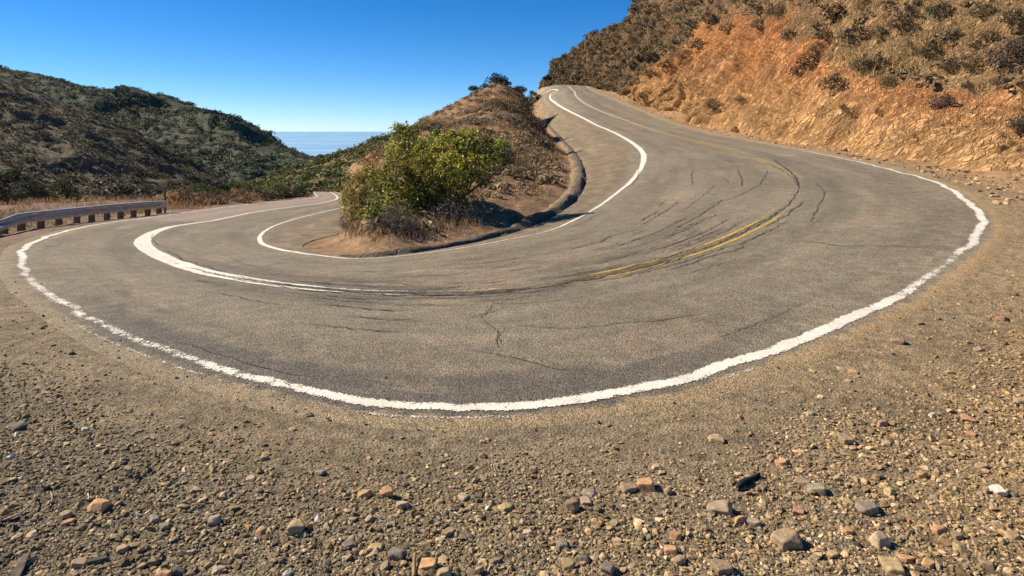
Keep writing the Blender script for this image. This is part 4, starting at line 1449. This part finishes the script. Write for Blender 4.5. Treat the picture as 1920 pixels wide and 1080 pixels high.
def rock_mesh(seed, size, blocky=.5):
    r = np.random.default_rng(seed)
    pl = unit(11, r)
    ax = np.array([[1, 0, 0], [-1, 0, 0], [0, 1, 0], [0, -1, 0], [0, 0, 1], [0, 0, -1.]]) + r.normal(size=(6, 3)) * .16
    ax /= np.linalg.norm(ax, axis=1)[:, None]
    pl = np.vstack([pl, ax])
    d = np.concatenate([.82 + .28 * r.random(11), (.72 + .1 * r.random(6)) if blocky else .85 + .2 * r.random(6)])
    dots = IS_V @ pl.T
    t = np.where(dots > .05, d / np.maximum(dots, .05), 9)
    rr = -np.log(np.exp(-38 * t).sum(1)) / 38
    V = IS_V * rr[:, None]
    V *= (1 + .035 * fbm(IS_V * 3 + seed, 4, 400))[:, None]
    V = V / np.abs(V).max(0) * np.asarray(size) / 2
    return make_mesh('stone', V, IS_F, None, True)


ST = [  # px, py(bottom), width, height, colour, label
    (187, 952, 36, 28, 'orange', 'orange block shaped stone in the grey gravel, bottom left'),
    (555, 1002, 34, 32, 'tan', 'square upright brown block with a flat pale top'),
    (726, 936, 26, 32, 'orange', 'upright orange stone with a dark front, beside a flat orange one'),
    (683, 933, 28, 16, 'orange', 'flat orange stone left of the upright orange stone'),
    (755, 952, 26, 20, 'pale', 'pale wedge stone just below the upright orange stone'),
    (948, 954, 30, 18, 'yellow', 'flat olive yellow stone alone in the middle gravel'),
    (1072, 957, 30, 28, 'brown', 'brown angular stone left of the pair of pale stones'),
    (1098, 944, 24, 16, 'pale', None), (1103, 926, 26, 14, 'grey', None),
    (1178, 922, 32, 22, 'tan', 'greyish tan stone touching the orange tan block'),
    (1210, 920, 34, 26, 'orange', 'smooth orange tan block, right one of a touching pair'),
    (1253, 930, 16, 22, 'tan', None),
    (1342, 828, 32, 15, 'yellow', 'tan stone with a dark strip behind it'),
    (1587, 838, 28, 24, 'tan', 'cube like tan stone in the open right gravel'),
    (1446, 865, 14, 20, 'tan', None), (1466, 874, 20, 16, 'orange', None),
    (1655, 800, 18, 15, 'red', 'small reddish stone below the right edge line'),
    (1815, 790, 28, 15, 'orange', 'long orange stone on the right shoulder'),
    (1748, 781, 11, 14, 'white', 'tiny bright white stone chip with a rusty top'),
    (1915, 754, 24, 18, 'yellow', 'pale yellow stone at the right edge of the shoulder'),
    (1504, 912, 30, 18, 'brown', None), (1530, 925, 38, 20, 'grey', 'flat grey slab beside a brown stone'),
    (1350, 962, 46, 24, 'pale', 'long pale tan stone in front of the black strip'),
    (1388, 978, 26, 20, 'orange', None), (1413, 983, 26, 16, 'grey', None), (1497, 962, 22, 18, 'red', 'reddish pink tilted stone'),
    (1626, 962, 44, 28, 'grey', 'broad flat greyish stone sunk in the right gravel'),
    (1670, 930, 20, 24, 'yellow', None), (1728, 898, 18, 17, 'orange', None),
    (1874, 934, 30, 24, 'white', 'whitish square stone near the right edge'),
    (1475, 1026, 50, 44, 'tan', 'biggest stone, a tan rounded boulder half sunk in gravel'),
    (1649, 1024, 32, 34, 'pale', 'pale orange diamond shaped stone casting a dark shadow'),
    (1760, 996, 34, 20, 'orange', None), (1674, 1070, 42, 28, 'yellow', 'large flat yellowish stone low in the right corner'),
    (1700, 1048, 30, 16, 'orange', None), (1800, 1034, 24, 24, 'yellow', None), (1795, 1008, 22, 18, 'brown', None),
    (1356, 1074, 40, 28, 'brown', 'brown stone at the bottom edge right of the middle'),
    (1268, 1016, 20, 30, 'orange', 'upright orange stone with a black side'),
    (1258, 1040, 24, 18, 'orange', None), (1275, 1058, 26, 20, 'tan', None), (1067, 1060, 26, 20, 'yellow', None),
    (1140, 1070, 26, 24, 'dark', 'dark blue grey stone at the bottom middle'), (1055, 1020, 24, 18, 'grey', None), (1095, 1050, 22, 20, 'dark', None),
    (842, 998, 24, 14, 'tan', None), (800, 1062, 36, 17, 'orange', 'rounded orange stone at the bottom edge'), (832, 1078, 30, 26, 'tan', None),
    (705, 1026, 32, 13, 'yellow', None), (745, 1048, 34, 28, 'dark', 'half dark, half tan stone in the lower gravel'), (655, 1022, 34, 14, 'dark', 'long black stone lying flat'),
    (490, 998, 20, 18, 'orange', None), (448, 1042, 18, 20, 'tan', None), (403, 982, 24, 24, 'grey', 'pointed grey stone in the left gravel'),
    (290, 975, 22, 18, 'grey', None), (310, 990, 22, 18, 'grey', None), (124, 964, 22, 18, 'tan', None), (130, 978, 20, 14, 'orange', None),
    (32, 804, 28, 15, 'dark', 'dark flat stone at the left edge of the shoulder'), (160, 806, 15, 10, 'white', None), (312, 1078, 24, 24, 'orange', None),
    (335, 1070, 22, 20, 'dark', None), (60, 1000, 24, 16, 'pale', None), (230, 1030, 24, 16, 'tan', None), (150, 1060, 28, 18, 'tan', None), (410, 1065, 24, 18, 'pale', None),
    (1682, 645, 26, 14, 'brown', None), (1722, 608, 16, 9, 'brown', None), (1835, 660, 18, 12, 'tan', None), (1880, 600, 20, 12, 'red', None), (1600, 700, 16, 9, 'orange', None), (1780, 700, 16, 10, 'tan', None),
    (1840, 880, 22, 16, 'tan', None), (1820, 820, 18, 13, 'orange', None), (1520, 780, 16, 11, 'tan', None), (1230, 880, 18, 12, 'pale', None), (600, 890, 18, 12, 'grey', None),
    (868, 935, 18, 12, 'pale', None), (470, 900, 16, 12, 'pale', None), (240, 880, 16, 12, 'tan', None), (580, 784, 16, 11, 'dark', 'small black stone just outside the white line'),
    (1140, 800, 12, 8, 'brown', None), (905, 832, 12, 9, 'tan', None), (1000, 880, 16, 10, 'brown', None), (990, 1000, 20, 14, 'pale', None), (930, 1050, 22, 15, 'brown', None), (1560, 1040, 22, 16, 'yellow', None),
    (1590, 1000, 20, 14, 'orange', None), (1850, 1060, 28, 18, 'brown', None), (1900, 1010, 24, 16, 'tan', None), (1740, 1060, 22, 18, 'orange', None), (1430, 920, 18, 12, 'brown', None), (1570, 900, 18, 13, 'yellow', None),
]
RCOL = {'orange': (.43, .235, .11), 'tan': (.31, .215, .125), 'pale': (.42, .31, .20), 'yellow': (.36, .265, .125), 'brown': (.21, .145, .09), 'grey': (.25, .205, .15), 'red': (.36, .175, .115), 'white': (.50, .44, .36), 'dark': (.115, .10, .085)}
RLAB = {'orange': 'small orange stone among the loose gravel', 'tan': 'small tan stone among the loose gravel', 'pale': 'small pale buff stone among the loose gravel', 'yellow': 'small olive yellow stone among the loose gravel',
        'brown': 'small brown stone among the loose gravel', 'grey': 'small grey stone among the loose gravel', 'red': 'reddish stone lying on the dirt of the right shoulder', 'white': 'small white stone among the loose grey gravel', 'dark': 'small blackish stone among the loose gravel'}
for i, (px, py, w, h, c, lab) in enumerate(ST):
    b0 = on_ground(px, py - h * .25)
    k_ = b0[1] / F
    rr = np.random.default_rng(500 + i)
    sx = w * k_ * 1.05
    sz = h * k_ * .85
    o = link('stone', rock_mesh(700 + i, (sx, sx * rr.uniform(.7, .95), sz), i % 3 != 2), MROCK, None, (b0[0], b0[1], b0[2] + sz * .20))
    o.rotation_euler = (rr.normal() * .08, rr.normal() * .08, rr.uniform(-.6, .6))
    cc_ = np.array(RCOL[c]) * 1.2 * (1 + .1 * rr.normal())
    cc_ = cc_ * .78 + np.array((.31, .235, .14)) * .22
    o.color = (*cc_.clip(0.02, .8), 1)
    tag(o, lab or RLAB[c], 'stone', 'stones lying on the shoulder')

# sticks, strip, bark
def stick(pts, rad, col, label, name='twig', cat='twig', n=6):
    q_ = np.array([on_ground(px, py) + np.array([0, 0, rad * .6 + dz]) for px, py, dz in pts])
    o3 = q_[0].copy()
    q_ = catmull(q_ - o3, 6)
    V, f4, f3 = tube(q_, rad * np.linspace(1, .55, len(q_)), n)
    V = V + .25 * rad * fbm(V * 60, 3, 88)[:, None]
    o = link(name, Bag().add(V, f4, f3, col).mesh(name), MTWIG, None, tuple(o3))
    return tag(o, label, cat)


stick([(0, 975, .0), (40, 965, .02), (62, 945, .03), (66, 925, .01)], .005, (.34, .27, .20), 'pale curved twig at the left edge of the gravel')
stick([(190, 1020, .0), (205, 1005, .01), (222, 985, .005)], .005, (.24, .17, .11), 'brown straight twig in the lower left gravel')
stick([(165, 915, .0), (167, 940, .03)], .004, (.42, .34, .24), 'short pale upright twig beside the orange block stone')
stick([(94, 945, .0), (98, 930, .01), (95, 920, .01)], .004, (.30, .24, .17), 'short bent twig right of the curved twig')
stick([(28, 820, .0), (30, 812, .005)], .008, (.5, .46, .38), 'short whitish twig on the left gravel')
stick([(776, 1080, 0), (777, 1060, .02), (778, 1046, .03)], .009, (.30, .20, .12), 'stubby brown twig at the bottom beside the rounded orange stone')
# bark chunk
b0 = on_ground(36, 1062)
o = link('bark_chunk', rock_mesh(1801, (.042, .15, .034), True), MROCK, None, (b0[0], b0[1], b0[2] + .008))
o.rotation_euler = (.15, .1, .35)
o.color = (.125, .095, .07, 1)
tag(o, 'dark weathered chunk of bark in the bottom left corner', 'wood chunk')
b0 = on_ground(180, 1052)
o = link('bark_chunk', rock_mesh(1802, (.105, .026, .022), True), MROCK, None, (b0[0], b0[1], b0[2] + .006))
o.rotation_euler = (.1, -.08, .4)
o.color = (.10, .08, .06, 1)
tag(o, 'short dark piece of bark right of the larger bark chunk', 'wood chunk')
# black rubber strip
a, b_, c_ = on_ground(1382, 920), on_ground(1400, 905), on_ground(1424, 893)
q_ = catmull(np.array([a, b_, c_]) - b_, 8)
N = normals2(q_[:, :2])
rl = np.linspace(0, 1, len(q_))
wv = .016 * np.sqrt(np.clip(np.sin(rl * math.pi * .94 + .1), .1, 1))
V = []
for sgn, zt in ((-1, 0.002), (-1, .018), (1, .024), (1, .002)):
    V.append(np.column_stack([q_[:, :2] + N * (sgn * wv)[:, None], q_[:, 2] + zt + .006 * np.sin(rl * 6)]))
V = np.stack(V, 1).reshape(-1, 3)
tag(link('rubber_strip', make_mesh('rubber_strip', V, grid_faces(len(q_), 4), np.broadcast_to((.012, .013, .016), (len(V), 3))), MTAR, None, tuple(b_)), 'short black rubber strip lying on the right gravel', 'rubber scrap')

# ------------------------------------------------------------------ guardrail
RP = [(-260, 440, 486, 11.5), (-150, 424, 463, 13.2), (-60, 416, 448, 15.0), (0, 411, 438, 16.3), (33, 400.5, 433, 17.2), (80, 395, 427, 18.4), (165, 387, 414, 21.0), (237, 380.5, 408, 23.2), (309, 376, 402, 25.5)]
top = np.array([P(a, b, d) for a, b, _, d in RP])
root = on_ground(155, 416, 20.5)
rail = empty('guardrail', tuple(root), 'grey steel guardrail on short posts along the outer left bend', 'guardrail')
tl = catmull(top - root, 8)
tl = tl[6:]
N = normals2(tl[:, :2])
sgn = 1 if np.mean(N @ np.array([1.0, -.6])) > 0 else -1
prof = [(0, 0), (.03, -.015), (.075, -.06), (.08, -.085), (.06, -.11), (.01, -.145), (.005, -.165), (.06, -.20), (.08, -.225), (.075, -.25), (.03, -.295), (0, -.31), (-.006, -.30), (-.01, -.16), (-.006, -.01)]
V = np.stack([np.column_stack([tl[:, :2] + N * sgn * a, tl[:, 2] + h]) for a, h in [(a_ * .8, h_ * .88) for a_, h_ in prof]], 1)
nq = len(prof)
gf = grid_faces(len(tl), nq)
i = np.arange(len(tl) - 1) * nq
gf = np.vstack([gf, np.stack([i, i + nq - 1, i + 2 * nq - 1, i + nq], 1)])
link('rail', make_mesh('rail', V.reshape(-1, 3), gf, None, True), MMETAL, rail)
# splice bolts plates
tlen = runlen(tl)
POSTX = [-190, -120, -55, 22, 53, 89, 122, 155, 182, 210, 235, 259, 285, 306]
lpx = (tl[:, 0] + root[0]) / (tl[:, 1] + root[1]) * F + 960
order = np.argsort(lpx)
for k_, pxx in enumerate(POSTX):
    c = np.array([np.interp(pxx, lpx[order], tl[order, j]) for j in range(3)])
    nn = np.array([np.interp(pxx, lpx[order], N[order, j]) for j in range(2)]) * sgn
    g = terrain(np.array([c[0] + root[0]]), np.array([c[1] + root[1]]))[0] - root[2]
    zt, zb = c[2] - .04, min(g, c[2] - .45) - .25
    b = Bag().box((c[0] - nn[0] * .16, c[1] - nn[1] * .16, (zt + zb) / 2), (.12, .16, zt - zb), math.atan2(nn[1], nn[0]))
    b.box((c[0] - nn[0] * .045, c[1] - nn[1] * .045, c[2] - .12), (.075, .11, .17), math.atan2(nn[1], nn[0]))
    link('post', b.mesh('post', False), MPOST, rail)
for pxx in (165, 240, 300, 60):
    c = np.array([np.interp(pxx, lpx[order], tl[order, j]) for j in range(3)])
    nn = np.array([np.interp(pxx, lpx[order], N[order, j]) for j in range(2)]) * sgn
    tt = math.atan2(nn[1], nn[0])
    b = Bag().box((c[0] + nn[0] * .067, c[1] + nn[1] * .067, c[2] - .061), (.012, .30, .04), tt).box((c[0] + nn[0] * .067, c[1] + nn[1] * .067, c[2] - .168), (.012, .30, .04), tt)
    link('splice_plate', b.mesh('splice_plate', False), MMETAL, rail)
# end wing of the rail
c, nn = tl[-1], N[-1] * sgn
tdir = tl[-1] - tl[-2]
tdir /= np.linalg.norm(tdir)
b = Bag()
wing = []
for s_ in np.linspace(0, .28, 6):
    for h in (0.01, -.07, -.15, -.235):
        wing.append(np.array([*(c[:2] + tdir[:2] * s_ + nn * (.06 - 1.6 * s_ * s_)), c[2] + h * (1 - .5 * s_)]))
b.add(np.array(wing), grid_faces(6, 4))
wm = b.mesh('end_wing')
w_o = link('end_wing', wm, MMETAL, rail)
md = w_o.modifiers.new('thickness', 'SOLIDIFY')
md.thickness = .006
# lower nested piece at the near end
V2, f4, f3 = tube(np.array([P(-60, 446, 14.6), P(0, 428.5, 15.9), P(20, 420.5, 16.7), P(30, 417, 17.0)]) - root, [.035, .035, .03, .02], 8)
link('rub_rail', Bag().add(V2, f4, f3).mesh('rub_rail'), MMETAL, rail)
# marker post
mp = P(308, 404, 25.6)
mk = empty('marker_post', tuple(mp), 'thin dark marker post standing at the far end of the guardrail', 'marker post')
link('stake', Bag().box((0, .06, .44), (.065, .03, 1.10)).mesh('stake', False), m_wood('dark_marker', (.07, .07, .075), (.12, .12, .12)), mk)
link('reflector', Bag().box((.0, .042, .90), (.05, .006, .12)).mesh('reflector', False), m_wood('dull_reflector', (.16, .15, .13), (.22, .20, .17)), mk)

# ------------------------------------------------------------------ light, sky, camera
w = bpy.data.worlds.new('World')
SC.world = w
w.use_nodes = True
nt = w.node_tree
nt.nodes.clear()
sky = nt.nodes.new('ShaderNodeTexSky')
sky.sky_type = 'NISHITA'
sky.sun_disc = False
sky.sun_elevation = SUN_EL
sky.sun_rotation = SUN_AZ
sky.altitude = 2200
sky.air_density = .7
sky.dust_density = .6
sky.ozone_density = 4.5
hs = nt.nodes.new('ShaderNodeHueSaturation')
hs.inputs['Saturation'].default_value = 1.3
bg = nt.nodes.new('ShaderNodeBackground')
bg.inputs['Strength'].default_value = .082
ow = nt.nodes.new('ShaderNodeOutputWorld')
nt.links.new(sky.outputs[0], hs.inputs['Color'])
nt.links.new(hs.outputs[0], bg.inputs[0])
nt.links.new(bg.outputs[0], ow.inputs[0])

from mathutils import Vector
sl = bpy.data.lights.new('sun', 'SUN')
sl.energy = 4.6
sl.angle = math.radians(.53)
sl.color = (1, .89, .74)
so = bpy.data.objects.new('sun', sl)
COL.objects.link(so)
sd = Vector((math.sin(SUN_AZ) * math.cos(SUN_EL), math.cos(SUN_AZ) * math.cos(SUN_EL), math.sin(SUN_EL)))
so.rotation_euler = (-sd).to_track_quat('-Z', 'Y').to_euler()
so.location = (-40, 20, 60)

cam = bpy.data.cameras.new('camera')
cam.sensor_width = 36
cam.lens = 36 * F / 1920
cam.shift_y = -(540 - HZ) / 1920
cam.clip_start = .05
cam.clip_end = 100000
co = bpy.data.objects.new('camera', cam)
COL.objects.link(co)
co.location = (0, 0, CZ)
co.rotation_euler = (math.radians(90), 0, 0)
SC.camera = co
SC.view_settings.view_transform = 'Standard'
SC.view_settings.look = 'None'
SC.view_settings.exposure = .85
SC.view_settings.gamma = 1
